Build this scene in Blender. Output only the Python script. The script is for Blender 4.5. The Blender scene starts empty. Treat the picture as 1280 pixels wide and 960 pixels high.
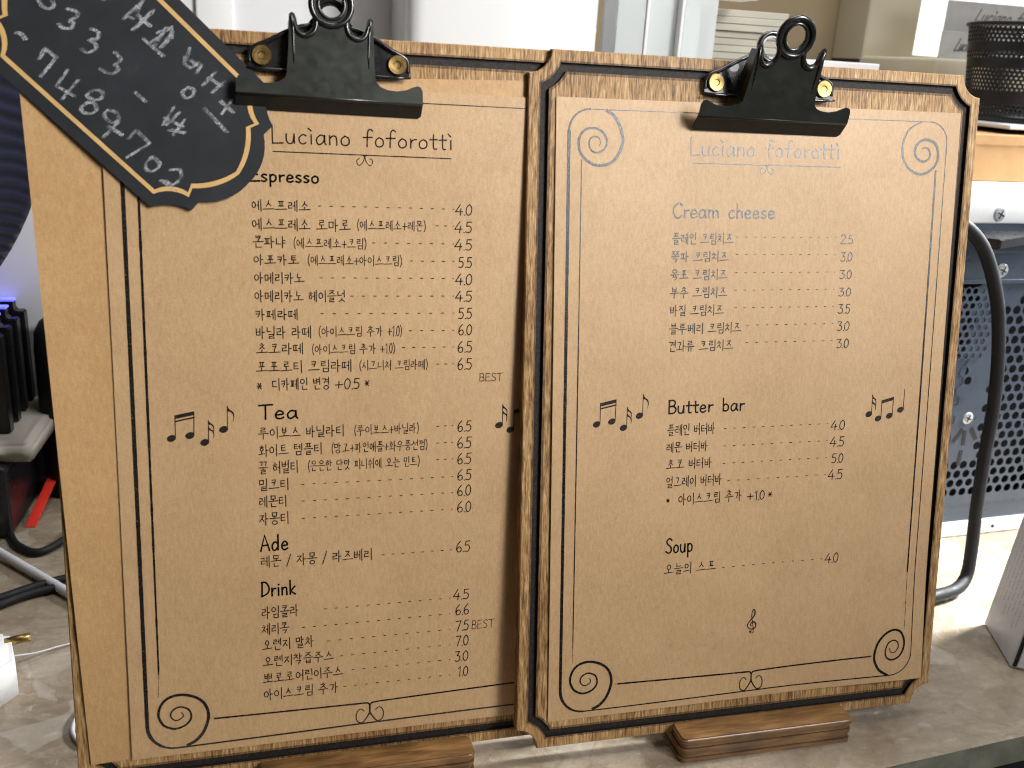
import bpy, bmesh, math, random
from mathutils import Matrix, Vector, noise
random.seed(7)
S = 0.001                      # everything below is written in millimetres
D = bpy.data
scene = bpy.context.scene
COL = scene.collection

# ------------------------------------------------------------------ camera
cam_d = D.cameras.new("camera"); cam = D.objects.new("camera", cam_d); COL.objects.link(cam)
scene.camera = cam
cam_d.sensor_width = 36.0; cam_d.lens = 1228.35 / 1280.0 * 36.0
cam_d.clip_start = 0.02; cam_d.clip_end = 30.0
RCW = [[0.96741, -0.02431, 0.25206], [-0.24629, -0.32179, 0.91422], [0.05889, -0.9465, -0.31729]]
CAM = Vector((-235.831, -381.651, 330.913))
cam.matrix_world = Matrix(((RCW[0][0], -RCW[0][1], -RCW[0][2], CAM.x * S),
                           (RCW[1][0], -RCW[1][1], -RCW[1][2], CAM.y * S),
                           (RCW[2][0], -RCW[2][1], -RCW[2][2], CAM.z * S), (0, 0, 0, 1)))
cam_d.dof.use_dof = True; cam_d.dof.focus_distance = 0.50; cam_d.dof.aperture_fstop = 15.0

# ------------------------------------------------------------------ world and lamps
KEY, LFT, FAR, SID, BCK = 1.22, 0.33, 12.0, 4.2, 4.4
w = D.worlds.new("World"); scene.world = w; w.use_nodes = True
w.node_tree.nodes["Background"].inputs[0].default_value = (1.0, 0.78, 0.55, 1)
w.node_tree.nodes["Background"].inputs[1].default_value = 0.04
def area(name, loc, target, size, power, color, size_y=None, spread=180):
    l = D.lights.new(name, 'AREA'); l.energy = power; l.color = color; l.size = size; l.spread = math.radians(spread)
    if size_y: l.shape = 'RECTANGLE'; l.size_y = size_y
    o = D.objects.new(name, l); COL.objects.link(o)
    v = Vector(target) - Vector(loc)
    o.matrix_world = Matrix.Translation(loc) @ v.to_track_quat('-Z', 'Y').to_matrix().to_4x4()
    return o
area("shopfront_window_light", (0.55, -0.70, 0.90), (0.05, 0.0, 0.42), 0.30, KEY, (1.0, 0.98, 0.96), 0.30, 48)
area("left_board_fill_beam", (0.50, -0.98, 0.80), (-0.38, 0.0, 0.30), 0.30, LFT, (1.0, 0.97, 0.91), 0.30, 34)  # added narrow fill beam that brightens the left board, no separate shopfront source
area("shopfront_far_window", (1.03, -1.6, 0.75), (1.03, 0.0, 0.75), 0.98, FAR, (0.93, 0.96, 1.0), 0.50)
area("side_window_light", (0.85, 0.16, 0.62), (0.23, 0.11, 0.0), 0.2, SID, (0.98, 0.99, 1.0), 0.2, 50)
area("background_fill_light", (0.1, 0.16, 1.3), (0.1, 0.5, 0.3), 0.6, BCK, (0.97, 0.98, 1.0), 0.4, 120)  # added fill lamp to whiten the things behind the boards, no known ceiling lamp
scene.cycles.filter_width = 1.1
vs = scene.view_settings
vs.view_transform = 'Standard'; vs.look = 'None'; vs.exposure = 0.0; vs.gamma = 1.0
scene.render.engine = 'CYCLES'

# ------------------------------------------------------------------ material helpers
def hexc(r, g, b):
    return tuple((c / 255 / 12.92 if c / 255 <= 0.04045 else ((c / 255 + 0.055) / 1.055) ** 2.4) for c in (r, g, b)) + (1.0,)
class NT:
    def __init__(s, name):
        s.m = D.materials.new(name); s.m.use_nodes = True
        s.n = s.m.node_tree.nodes; s.l = s.m.node_tree.links
        s.b = s.n["Principled BSDF"]
        s.tc = s.n.new("ShaderNodeTexCoord")
    def node(s, t, **k):
        n = s.n.new(t)
        for a, v in k.items():
            if a in n.inputs.keys(): n.inputs[a].default_value = v
            else: setattr(n, a, v)
        return n
    def link(s, a, b): s.l.new(a, b)
    def coord(s, scale=(1, 1, 1), rot=(0, 0, 0), out="Object"):
        mp = s.node("ShaderNodeMapping"); mp.inputs["Scale"].default_value = scale; mp.inputs["Rotation"].default_value = rot
        s.link(s.tc.outputs[out], mp.inputs["Vector"]); return mp.outputs[0]
    def noise(s, vec, scale, detail=3, rough=0.55, dist=0.0):
        n = s.node("ShaderNodeTexNoise"); n.inputs["Scale"].default_value = scale; n.inputs["Detail"].default_value = detail
        n.inputs["Roughness"].default_value = rough; n.inputs["Distortion"].default_value = dist
        s.link(vec, n.inputs["Vector"]); return n.outputs["Fac"]
    def voro(s, vec, scale, feature='F1', out="Distance", rnd=1.0):
        n = s.node("ShaderNodeTexVoronoi", feature=feature); n.inputs["Scale"].default_value = scale
        n.inputs["Randomness"].default_value = rnd
        s.link(vec, n.inputs["Vector"]); return n.outputs[out]
    def ramp(s, fac, stops, interp='LINEAR'):
        r = s.node("ShaderNodeValToRGB"); r.color_ramp.interpolation = interp
        e = r.color_ramp.elements
        while len(e) < len(stops): e.new(0.5)
        for el, (p, c) in zip(e, stops):
            el.position = p; el.color = c if len(c) == 4 else (*c, 1)
        s.link(fac, r.inputs[0]); return r.outputs[0]
    def mix(s, fac, a, b, mode='MIX'):
        m = s.node("ShaderNodeMix", data_type='RGBA', blend_type=mode)
        for sock, v in ((m.inputs[0], fac), (m.inputs[6], a), (m.inputs[7], b)):
            if hasattr(v, 'links'): s.link(v, sock)
            else: sock.default_value = v
        return m.outputs[2]
    def math(s, op, a, b=0.0):
        m = s.node("ShaderNodeMath", operation=op)
        for sock, v in ((m.inputs[0], a), (m.inputs[1], b)):
            if hasattr(v, 'links'): s.link(v, sock)
            else: sock.default_value = v
        return m.outputs[0]
    def bump(s, h, strength=0.3, dist=0.0002):
        b = s.node("ShaderNodeBump"); b.inputs["Strength"].default_value = strength; b.inputs["Distance"].default_value = dist
        s.link(h, b.inputs["Height"]); s.link(b.outputs[0], s.b.inputs["Normal"])
    def set(s, **k):
        for a, v in k.items():
            sock = s.b.inputs[a.replace('_', ' ')]
            if hasattr(v, 'links'): s.link(v, sock)
            else: sock.default_value = v
        return s
def g3(v): return (v, v, v, 1)

def plain(name, col, rough=0.5, metal=0.0, spec=0.5, var=0.06, scale=60, bump=0.0, bscale=900, coat=0.0):
    t = NT(name); v = t.coord()
    n = t.noise(v, scale, 4)
    c2 = tuple(min(1, c * (1 - var * 2.2)) for c in col[:3]) + (1,); c1 = tuple(min(1, c * (1 + var)) for c in col[:3]) + (1,)
    t.set(Base_Color=t.ramp(n, [(0.3, c2), (0.7, c1)]), Metallic=metal, Specular_IOR_Level=spec, Coat_Weight=coat)
    t.set(Roughness=t.ramp(t.noise(v, scale * 3, 3), [(0.3, g3(max(0.02, rough - 0.06))), (0.7, g3(min(1, rough + 0.08)))]))
    if bump: t.bump(t.noise(v, bscale, 3), bump)
    return t.m

def kraft(name, a, b):
    t = NT(name); v = t.coord()
    f1 = t.noise(t.coord((1, 1, 1)), 1500, 3, 0.7)
    f2 = t.noise(t.coord((1.0, 0.28, 1), (0, 0, 0.5)), 900, 4, 0.7, 0.6)
    f3 = t.noise(v, 22, 6, 0.65)
    base = t.ramp(f3, [(0.3, a), (0.7, b)])
    fib = t.mix(0.5, t.ramp(f1, [(0.25, g3(0.33)), (0.75, g3(0.67))]), t.ramp(f2, [(0.3, g3(0.36)), (0.7, g3(0.64))]))
    c = t.mix(0.9, base, fib, 'OVERLAY')
    spk = t.voro(v, 210); c = t.mix(t.ramp(spk, [(0.0, g3(0.35)), (0.055, g3(0.0))]), c, (0.14, 0.075, 0.035, 1))
    spk2 = t.voro(t.coord((1, 0.3, 1), (0, 0, 1.1)), 330); c = t.mix(t.ramp(spk2, [(0.0, g3(0.5)), (0.10, g3(0.0))]), c, (0.66, 0.52, 0.36, 1))
    t.set(Base_Color=c, Roughness=0.45, Specular_IOR_Level=0.55)
    t.bump(t.mix(0.5, f1, f2), 0.35, 0.00012)
    return t.m

def board_wood(name):
    t = NT(name)
    v1 = t.coord((1.0, 0.095, 0.5)); v2 = t.coord((1.0, 0.05, 0.5))
    streak = t.noise(v1, 1050, 4, 0.7, 0.2); broad = t.noise(v2, 330, 3, 0.6, 0.2)
    cloud = t.noise(t.coord((1, 0.5, 1)), 28, 4)
    m = t.mix(0.22, streak, broad); m = t.mix(0.2, m, cloud)
    c = t.ramp(m, [(0.345, (0.05, 0.023, 0.008)), (0.425, (0.175, 0.088, 0.032)), (0.50, (0.38, 0.215, 0.083)), (0.57, (0.53, 0.34, 0.155)), (0.65, (0.76, 0.58, 0.33))])
    t.set(Base_Color=c, Roughness=0.5, Specular_IOR_Level=0.35)
    t.bump(streak, 0.45, 0.0002)
    return t.m
def scorched(name):
    t = NT(name); v = t.coord()
    n = t.noise(v, 900, 4, 0.7)
    t.set(Base_Color=t.ramp(n, [(0.4, (0.006, 0.004, 0.003)), (0.75, (0.045, 0.032, 0.024))]), Roughness=0.65, Specular_IOR_Level=0.4)
    t.bump(n, 0.6, 0.0003); return t.m
def stand_wood(name):
    t = NT(name)
    s1 = t.noise(t.coord((0.12, 1.0, 1.0)), 420, 4, 0.6, 0.6); cl = t.noise(t.coord((0.5, 1, 1)), 40, 3, 0.5, 1.0)
    m = t.mix(0.5, s1, cl)
    t.set(Base_Color=t.ramp(m, [(0.36, (0.075, 0.033, 0.010)), (0.5, (0.19, 0.094, 0.030)), (0.66, (0.34, 0.185, 0.066))]), Roughness=0.36, Specular_IOR_Level=0.5, Coat_Weight=0.25, Coat_Roughness=0.25)
    t.bump(s1, 0.2, 0.0002); return t.m
def ink(name, thr=0.0, col=(0.012, 0.011, 0.011, 1), rough=0.13):
    t = NT(name); v = t.coord()
    n = t.noise(v, 1300, 3, 0.7); n2 = t.noise(t.coord((1, 1, 1)), 700, 4, 0.8)
    paper = (0.40, 0.25, 0.13, 1)
    f = t.ramp(n2, [(max(0.0, thr - 0.05), g3(1)), (thr + 0.03, g3(0))])
    t.set(Base_Color=t.mix(f, col, paper), Roughness=t.ramp(n, [(0.35, g3(rough)), (0.75, g3(rough + 0.22))]), Specular_IOR_Level=1.0)
    t.bump(n, 0.45, 0.00012); return t.m
def chalk_mat(name):
    t = NT(name); v = t.coord()
    n = t.noise(t.coord((1, .45, 1), (0, 0, .5)), 900, 4, 0.8); n2 = t.noise(v, 260, 3, 0.6)
    a = t.math('MULTIPLY', t.ramp(n, [(0.36, g3(0.0)), (0.66, g3(1.0))]), t.ramp(n2, [(0.32, g3(0.12)), (0.68, g3(0.78))]))
    t.set(Base_Color=(0.62, 0.64, 0.66, 1), Roughness=0.95, Specular_IOR_Level=0.1, Alpha=a)
    return t.m
def slate(name):
    t = NT(name); v = t.coord()
    n = t.noise(v, 45, 5, 0.65); f = t.noise(v, 1600, 3)
    c = t.ramp(n, [(0.3, (0.0125, 0.0145, 0.018)), (0.6, (0.020, 0.023, 0.028)), (0.8, (0.036, 0.040, 0.046))])
    t.set(Base_Color=c, Roughness=0.62, Specular_IOR_Level=0.35); t.bump(f, 0.4, 0.0001); return t.m
def stone(name):
    t = NT(name)
    wv = t.node("ShaderNodeVectorMath", operation='ADD')
    base = t.coord(); nn = t.node("ShaderNodeTexNoise"); nn.inputs["Scale"].default_value = 16; nn.inputs["Detail"].default_value = 5
    t.link(base, nn.inputs["Vector"])
    sc = t.node("ShaderNodeVectorMath", operation='SCALE'); sc.inputs[3].default_value = 0.03
    t.link(nn.outputs["Color"], sc.inputs[0]); t.link(base, wv.inputs[0]); t.link(sc.outputs[0], wv.inputs[1])
    vec = wv.outputs[0]
    cells = t.voro(vec, 46, out="Color"); edge = t.voro(vec, 46, 'DISTANCE_TO_EDGE')
    big = t.noise(vec, 9, 6, 0.62, 0.8); fine = t.noise(vec, 150, 4, 0.6, 0.2)
    veins = t.noise(t.coord((1, 3.2, 1), (0, 0, 0.35)), 26, 6, 0.65, 1.6)
    c = t.ramp(t.mix(0.35, big, veins), [(0.32, (0.17, 0.125, 0.082)), (0.46, (0.28, 0.225, 0.158)), (0.56, (0.37, 0.305, 0.225)), (0.7, (0.50, 0.44, 0.355))])
    cb = t.node("ShaderNodeSeparateColor"); t.link(cells, cb.inputs[0])
    c = t.mix(t.ramp(cb.outputs[0], [(0.66, g3(0)), (0.88, g3(0.38))]), c, (0.52, 0.48, 0.42, 1))
    c = t.mix(t.ramp(cb.outputs[1], [(0.8, g3(0)), (0.95, g3(0.35))]), c, (0.20, 0.155, 0.115, 1))
    c = t.mix(t.ramp(edge, [(0.0, g3(0.32)), (0.05, g3(0))]), c, (0.19, 0.15, 0.11, 1))
    c = t.mix(t.ramp(fine, [(0.60, g3(0)), (0.72, g3(0.5))]), c, (0.60, 0.57, 0.51, 1))
    t.set(Base_Color=c, Roughness=t.ramp(fine, [(0.35, g3(0.16)), (0.7, g3(0.42))]), Specular_IOR_Level=0.5)
    t.bump(fine, 0.12, 0.0004)
    return t.m
def emit(name, col, strength):
    t = NT(name); t.set(Base_Color=(0.5, 0.5, 0.5, 1), Emission_Color=col, Emission_Strength=strength); return t.m
def ribbed(name, c1, c2):
    t = NT(name); w_ = t.node("ShaderNodeTexWave"); w_.inputs["Scale"].default_value = 55; w_.inputs["Distortion"].default_value = 1.2
    t.link(t.coord((1, 1, 1), (0.3, 0.5, 0.9)), w_.inputs["Vector"])
    n = t.noise(t.coord(), 1500, 2)
    t.set(Base_Color=t.mix(0.4, t.ramp(w_.outputs["Fac"], [(0.2, c1), (0.8, c2)]), t.ramp(n, [(0.3, c1), (0.7, c2)])), Roughness=0.9, Specular_IOR_Level=0.2, Sheen_Weight=0.4)
    t.bump(w_.outputs["Fac"], 0.7, 0.0015); return t.m

M = dict(
    kraft=kraft("kraft_paper", (0.52, 0.332, 0.168, 1), (0.59, 0.388, 0.205, 1)),
    kraft_old=kraft("kraft_paper_yellowed", (0.51, 0.30, 0.128, 1), (0.60, 0.375, 0.172, 1)),
    board=board_wood("stained_plywood"), scorch=scorched("laser_scorched_groove"), stand=stand_wood("varnished_plywood"),
    glue=plain("plywood_glue_line", (0.055, 0.022, 0.009, 1), 0.5),
    ink=ink("black_toner", 0.30, (0.006, 0.004, 0.003, 1)), ink_line=ink("black_toner_line", 0.34, (0.014, 0.013, 0.011, 1)),
    ink_fade=ink("worn_toner_line", 0.53, (0.030, 0.030, 0.026, 1)), ink_note=ink("toner_solid", 0.2, (0.028, 0.022, 0.018, 1)),
    clip=plain("black_enamelled_steel", (0.036, 0.040, 0.035, 1), 0.36, 0.5, 0.5, 0.1, 80, 0.12, 1500, 0.3),
    bead=plain("highlight_black_steel", (0.085, 0.085, 0.083, 1), 0.24, 0.85, 0.5, 0.15, 150),  # highlight put into the colour: beads paler and shinier than the clip plate
    bracket=plain("black_lacquered_steel", (0.035, 0.034, 0.035, 1), 0.26, 0.6, 0.5, 0.1, 80, 0, 900, 0.4),
    lip=plain("matt_black_enamel", (0.016, 0.019, 0.017, 1), 0.5, 0.1, 0.4, 0.1, 80, 0.1, 1500),
    brass=plain("aged_brass", (0.35, 0.235, 0.085, 1), 0.34, 0.9, 0.5, 0.25, 300),
    slate=slate("blackboard_paint"), gold=plain("ochre_border_paint", (0.70, 0.44, 0.17, 1), 0.55, 0, 0.3, 0.05, 200),
    chalk=chalk_mat("chalk_marks"), stone=stone("polished_stone"),
    stone_edge=plain("stone_edge", (0.27, 0.27, 0.21, 1), 0.3, 0, 0.5, 0.16, 60),
    white=plain("white_gloss_plastic", (0.84, 0.85, 0.85, 1), 0.22, 0, 0.5, 0.02, 10),
    white_matt=plain("white_matt_plastic", (0.74, 0.75, 0.76, 1), 0.5, 0, 0.4, 0.02, 12),
    offwhite=plain("warm_white_plastic", (0.36, 0.33, 0.28, 1), 0.4, 0, 0.4, 0.04, 30),
    black=plain("black_plastic", (0.010, 0.010, 0.012, 1), 0.3, 0, 0.5, 0.02, 10),
    black_matt=plain("black_rubber", (0.007, 0.007, 0.008, 1), 0.6, 0, 0.35, 0.1, 60),
    mesh=plain("black_wire_mesh_paint", (0.014, 0.015, 0.018, 1), 0.35, 0.3, 0.5, 0.1, 90),
    case=plain("slate_painted_steel", (0.085, 0.108, 0.145, 1), 0.32, 0.35, 0.5, 0.06, 25),
    blade=plain("dark_grey_metal", (0.07, 0.07, 0.075, 1), 0.3, 0.7), dark=plain("dark_interior", (0.012, 0.012, 0.014, 1), 0.6), copper=plain("copper_brown_component", (0.16, 0.055, 0.03, 1), 0.5, 0, 0.5, 0.5, 120),
    steel=plain("bright_zinc_screw", (0.60, 0.63, 0.64, 1), 0.3, 0.45, 0.5, 0.15, 300),
    card=plain("shaded_white_card", (0.50, 0.49, 0.47, 1), 0.6),  # white cards, greyed in the base colour for the shade on them
    carton=plain("white_printed_carton", (0.55, 0.55, 0.57, 1), 0.45, 0, 0.35, 0.03, 40),
    box_kraft=plain("brown_cardboard", (0.40, 0.23, 0.10, 1), 0.7, 0, 0.2, 0.08, 40, 0.2, 600),
    wall=plain("cream_wall_paint", (0.36, 0.28, 0.17, 1), 0.8, 0, 0.2, 0.04, 6),
    frame=plain("cream_window_frame", (0.62, 0.56, 0.42, 1), 0.6, 0, 0.3, 0.03, 10),
    cup_paper=plain("pale_paper_cups", (0.52, 0.49, 0.41, 1), 0.7, 0, 0.3, 0.04, 30),
    grey=plain("mid_grey_print", (0.10, 0.10, 0.115, 1), 0.6), red=plain("red_tape", (0.75, 0.03, 0.015, 1), 0.5),
    cable_white=plain("white_cable_sheath", (0.62, 0.62, 0.64, 1), 0.45), cloth=ribbed("navy_ribbed_knit", (0.004, 0.005, 0.012, 1), (0.016, 0.020, 0.05, 1)),
    sky=emit("bright_daylight", (1.0, 0.99, 0.97, 1), 1.15), led=emit("blue_led", (0.02, 0.03, 1.0, 1), 1.8),
    acrylic=None)
def acrylic():
    t = NT("clear_acrylic"); t.set(Base_Color=(0.92, 0.97, 0.97, 1), Roughness=0.12, Transmission_Weight=0.45, IOR=1.3); return t.m
M['acrylic'] = acrylic()

# ------------------------------------------------------------------ object helpers
def tag(o, label=None, cat=None, group=None, kind=None):
    if label: o['label'] = label
    if cat: o['category'] = cat
    if group: o['group'] = group
    if kind: o['kind'] = kind
    return o
def empty(name, mat=None, label=None, cat=None, group=None):
    o = D.objects.new(name, None); COL.objects.link(o); o.empty_display_size = 0.02
    if mat is not None: o.matrix_world = mat
    return tag(o, label, cat, group)
def link_mesh(name, me, mat, parent=None, smooth=False, matrix=None):
    o = D.objects.new(name, me); COL.objects.link(o)
    if mat is not None:
        for m_ in (mat if isinstance(mat, (list, tuple)) else [mat]): me.materials.append(m_)
    if smooth: me.polygons.foreach_set("use_smooth", [True] * len(me.polygons))
    if parent: o.parent = parent
    if matrix is not None: o.matrix_basis = matrix
    return o
def mesh_obj(name, verts, faces, mat, parent=None, smooth=False, matrix=None, fm=None):
    me = D.meshes.new(name); me.from_pydata([tuple(c * S for c in v) for v in verts], [], faces)
    if fm: me.polygons.foreach_set("material_index", fm)
    me.update()
    return link_mesh(name, me, mat, parent, smooth, matrix)
def bm_obj(name, bm, mat, parent=None, smooth=False, matrix=None):
    bmesh.ops.recalc_face_normals(bm, faces=bm.faces)
    for v in bm.verts: v.co *= S
    me = D.meshes.new(name); bm.to_mesh(me); bm.free()
    return link_mesh(name, me, mat, parent, smooth, matrix)
def bbox(bm, x0, x1, y0, y1, z0, z1, mat=None):
    vs_ = [bm.verts.new(p) for p in [(x0,y0,z0),(x1,y0,z0),(x1,y1,z0),(x0,y1,z0),(x0,y0,z1),(x1,y0,z1),(x1,y1,z1),(x0,y1,z1)]]
    if mat is not None:
        for v in vs_: v.co = mat @ v.co
    return [bm.faces.new([vs_[i] for i in f]) for f in [(3,2,1,0),(4,5,6,7),(0,1,5,4),(1,2,6,5),(2,3,7,6),(3,0,4,7)]]
def box_obj(name, x0, x1, y0, y1, z0, z1, mat, parent=None, bevel=0.0, seg=2, mtx=None):
    bm = bmesh.new(); bbox(bm, x0, x1, y0, y1, z0, z1, mtx)
    if bevel: bmesh.ops.bevel(bm, geom=bm.edges[:], offset=bevel, segments=seg, affect='EDGES', profile=0.5)
    return bm_obj(name, bm, mat, parent, bevel > 0 and seg > 2)
def catmull(pts, n=6, closed=False):
    P = [Vector(p) for p in pts]
    if len(P) < 3: return P
    out = []; N = len(P)
    rng = range(N) if closed else range(N - 1)
    for i in rng:
        if closed: a, b, c, d = P[i-1], P[i], P[(i+1) % N], P[(i+2) % N]
        else: a, b, c, d = P[max(i-1, 0)], P[i], P[i+1], P[min(i+2, N-1)]
        for k in range(n):
            t = k / n
            out.append(0.5 * ((2*b) + (c-a)*t + (2*a-5*b+4*c-d)*t*t + (3*b-a-3*c+d)*t*t*t))
    if not closed: out.append(P[-1])
    return out
def tube(bm, pts, r, seg=10, closed=False, rz=None):
    P = [Vector(p) for p in pts]; rings = []
    N = len(P); up = None
    for i, p in enumerate(P):
        if closed: t = P[(i+1) % N] - P[i-1]
        else: t = P[min(i+1, N-1)] - P[max(i-1, 0)]
        t.normalize()
        if up is None:
            up = Vector((0, 0, 1)) if abs(t.z) < 0.9 else Vector((1, 0, 0))
        x = up.cross(t); x.normalize(); y = t.cross(x); up = y
        rr = r[i] if isinstance(r, (list, tuple)) else r
        rings.append([bm.verts.new(p + (x * math.cos(a) + y * math.sin(a)) * rr) for a in [2*math.pi*k/seg for k in range(seg)]])
    for i in range(N if closed else N - 1):
        A, B = rings[i], rings[(i+1) % N]
        for k in range(seg): bm.faces.new((A[k], A[(k+1) % seg], B[(k+1) % seg], B[k]))
    if not closed: bm.faces.new(rings[0][::-1]); bm.faces.new(rings[-1])
def tube_obj(name, pts, r, mat, parent=None, seg=12, closed=False, smooth=True):
    bm = bmesh.new(); tube(bm, pts, r, seg, closed); return bm_obj(name, bm, mat, parent, smooth)
def lathe(bm, prof, seg=32, c=(0, 0, 0), axis='z', cap=True):
    rings = []
    for r, h in prof:
        ring = []
        for k in range(seg):
            a = 2*math.pi*k/seg; x, y = r*math.cos(a), r*math.sin(a)
            p = (x, y, h) if axis == 'z' else ((x, -h, y) if axis == 'y' else (h, x, y))
            ring.append(bm.verts.new((p[0]+c[0], p[1]+c[1], p[2]+c[2])))
        rings.append(ring)
    for A, B in zip(rings, rings[1:]):
        for k in range(seg): bm.faces.new((A[k], A[(k+1) % seg], B[(k+1) % seg], B[k]))
    if cap: bm.faces.new(rings[0][::-1]); bm.faces.new(rings[-1])
def prism(bm, poly, z0, z1, mtx=None, holes=()):
    """extruded outline; holes are filled through triangle_fill"""
    loops = [poly] + list(holes); edges = []; bots = []
    for lp in loops:
        vv = [bm.verts.new((p[0], p[1], z1)) for p in lp]; bots.append(vv)
        edges += [bm.edges.new((vv[i], vv[(i+1) % len(vv)])) for i in range(len(vv))]
    r = bmesh.ops.triangle_fill(bm, use_beauty=True, use_dissolve=False, edges=edges)
    top = [f for f in r['geom'] if isinstance(f, bmesh.types.BMFace)]
    low = {}
    for vv in bots:
        for v in vv: low[v] = bm.verts.new((v.co.x, v.co.y, z0))
    for f in top: bm.faces.new([low[v] for v in f.verts][::-1])
    for vv in bots:
        for i in range(len(vv)):
            a, b = vv[i], vv[(i+1) % len(vv)]; bm.faces.new((a, b, low[b], low[a]))
    if mtx is not None:
        for v in list(low.keys()) + list(low.values()): v.co = mtx @ v.co
# ------------------------------------------------------------------ handwriting: stroke letters drawn as thin flat ink ribbons
def P_(s):
    out = []
    for st in s.split(';'):
        st = st.strip()
        if not st: continue
        sm = st[0] == '~'
        pts = [tuple(float(c) for c in q.split(',')) for q in st.lstrip('~').split()]
        out.append((sm, pts))
    return out
LAT = {k: (adv, P_(s)) for k, adv, s in [
 ('L', .52, '.06,1 .07,.0 .5,.03'), ('u', .44, '~.05,.55 .05,.2 .14,.02 .3,.08 .36,.5; .36,.56 .37,.02'),
 ('c', .38, '~.34,.47 .22,.54 .07,.36 .09,.1 .22,.02 .35,.1'), ('ì', .24, '.12,.55 .13,.02; .0,.92 .12,.76'),
 ('a', .46, '~.36,.5 .2,.55 .06,.35 .07,.1 .18,.02 .33,.2 .36,.45; .37,.55 .38,.1 .44,.02'), ('n', .44, '.06,.55 .07,.02; ~.07,.35 .18,.52 .31,.5 .35,.3 .36,.02'),
 ('o', .44, '~.2,.54 .06,.36 .08,.1 .22,.02 .36,.14 .35,.42 .2,.54'), ('f', .42, '~.4,.9 .3,1. .2,.88 .18,.5 .17,.0; .0,.52 .38,.54'),
 ('r', .34, '.07,.55 .08,.02; ~.08,.3 .16,.48 .32,.52'), ('t', .34, '~.16,.85 .16,.3 .18,.04 .3,.03; .0,.55 .33,.57'),
 ('E', .5, '.45,.98 .08,.96 .06,.02 .5,.04; .08,.52 .4,.54'), ('s', .36, '~.3,.5 .16,.55 .06,.42 .18,.29 .3,.17 .2,.02 .04,.08'),
 ('p', .44, '.07,.55 .09,-.35; ~.08,.4 .2,.55 .36,.42 .34,.12 .2,.02 .08,.12'), ('e', .42, '~.07,.28 .34,.33 .3,.5 .18,.55 .06,.36 .08,.1 .22,.02 .37,.12'),
 ('T', .56, '.02,.96 .56,1.; .28,.97 .27,.0'), ('A', .52, '.02,.0 .24,1. .48,.02; .1,.36 .42,.38'),
 ('d', .46, '~.34,.45 .2,.55 .06,.36 .08,.1 .2,.02 .34,.2; .36,1. .36,.02'), ('D', .56, '.08,1. .07,.02; ~.04,.98 .3,.96 .5,.62 .44,.24 .05,.02'),
 ('i', .2, '.09,.55 .1,.02; .09,.78 .11,.74'), ('k', .42, '.07,1. .08,.02; .36,.56 .1,.26 .4,.02'),
 ('C', .56, '~.52,.84 .38,1. .14,.8 .06,.4 .2,.06 .38,.02 .52,.14'), ('m', .66, '.06,.55 .07,.02; ~.07,.35 .16,.53 .28,.48 .31,.3 .32,.02; ~.32,.35 .42,.53 .55,.48 .58,.3 .59,.02'),
 ('h', .44, '.07,1. .08,.02; ~.08,.35 .2,.53 .33,.46 .36,.3 .37,.02'), ('B', .5, '.08,1. .07,.02; ~.04,.96 .3,.98 .42,.8 .34,.58 .1,.54; ~.1,.54 .38,.5 .46,.26 .34,.04 .05,.02'),
 ('b', .44, '.07,1. .08,.02; ~.08,.4 .2,.54 .36,.4 .34,.12 .2,.02 .08,.1'), ('S', .5, '~.46,.86 .28,1. .1,.84 .16,.62 .38,.42 .42,.16 .24,.02 .04,.14'),
 ('0', .46, '~.26,1. .08,.74 .06,.26 .2,.02 .38,.24 .42,.72 .28,.99'), ('1', .3, '.06,.8 .22,1. .18,.0'), ('2', .5, '~.08,.8 .2,1. .4,.92 .4,.66 .2,.3 .05,.03 .2,.04 .46,.06'),
 ('3', .46, '.06,.97 .4,.97 .2,.6; ~.2,.6 .4,.5 .4,.16 .2,.02 .03,.12'), ('4', .52, '.34,1. .02,.32 .5,.34; .38,.62 .34,.0'),
 ('5', .48, '.44,.98 .14,.97 .1,.58; ~.1,.58 .3,.62 .42,.36 .3,.04 .04,.08'), ('6', .48, '~.36,1. .14,.7 .06,.3 .18,.03 .38,.1 .4,.38 .24,.5 .09,.3'),
 ('7', .46, '.04,.92 .44,.96 .16,.0'), ('.', .12, '.05,.05 .07,.0'), ('(', .3, '~.26,1.05 .1,.7 .1,.3 .24,-.05'), (')', .3, '~.04,1.05 .2,.7 .2,.3 .06,-.05'),
 ('+', .62, '.04,.42 .58,.44; .32,.75 .3,.1'), ('*', 1., '.1,.5 .9,.5; .25,.95 .78,.05; .78,.95 .25,.05'), ('/', .5, '.02,-.05 .42,1.'), (' ', .45, '')]}
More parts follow.
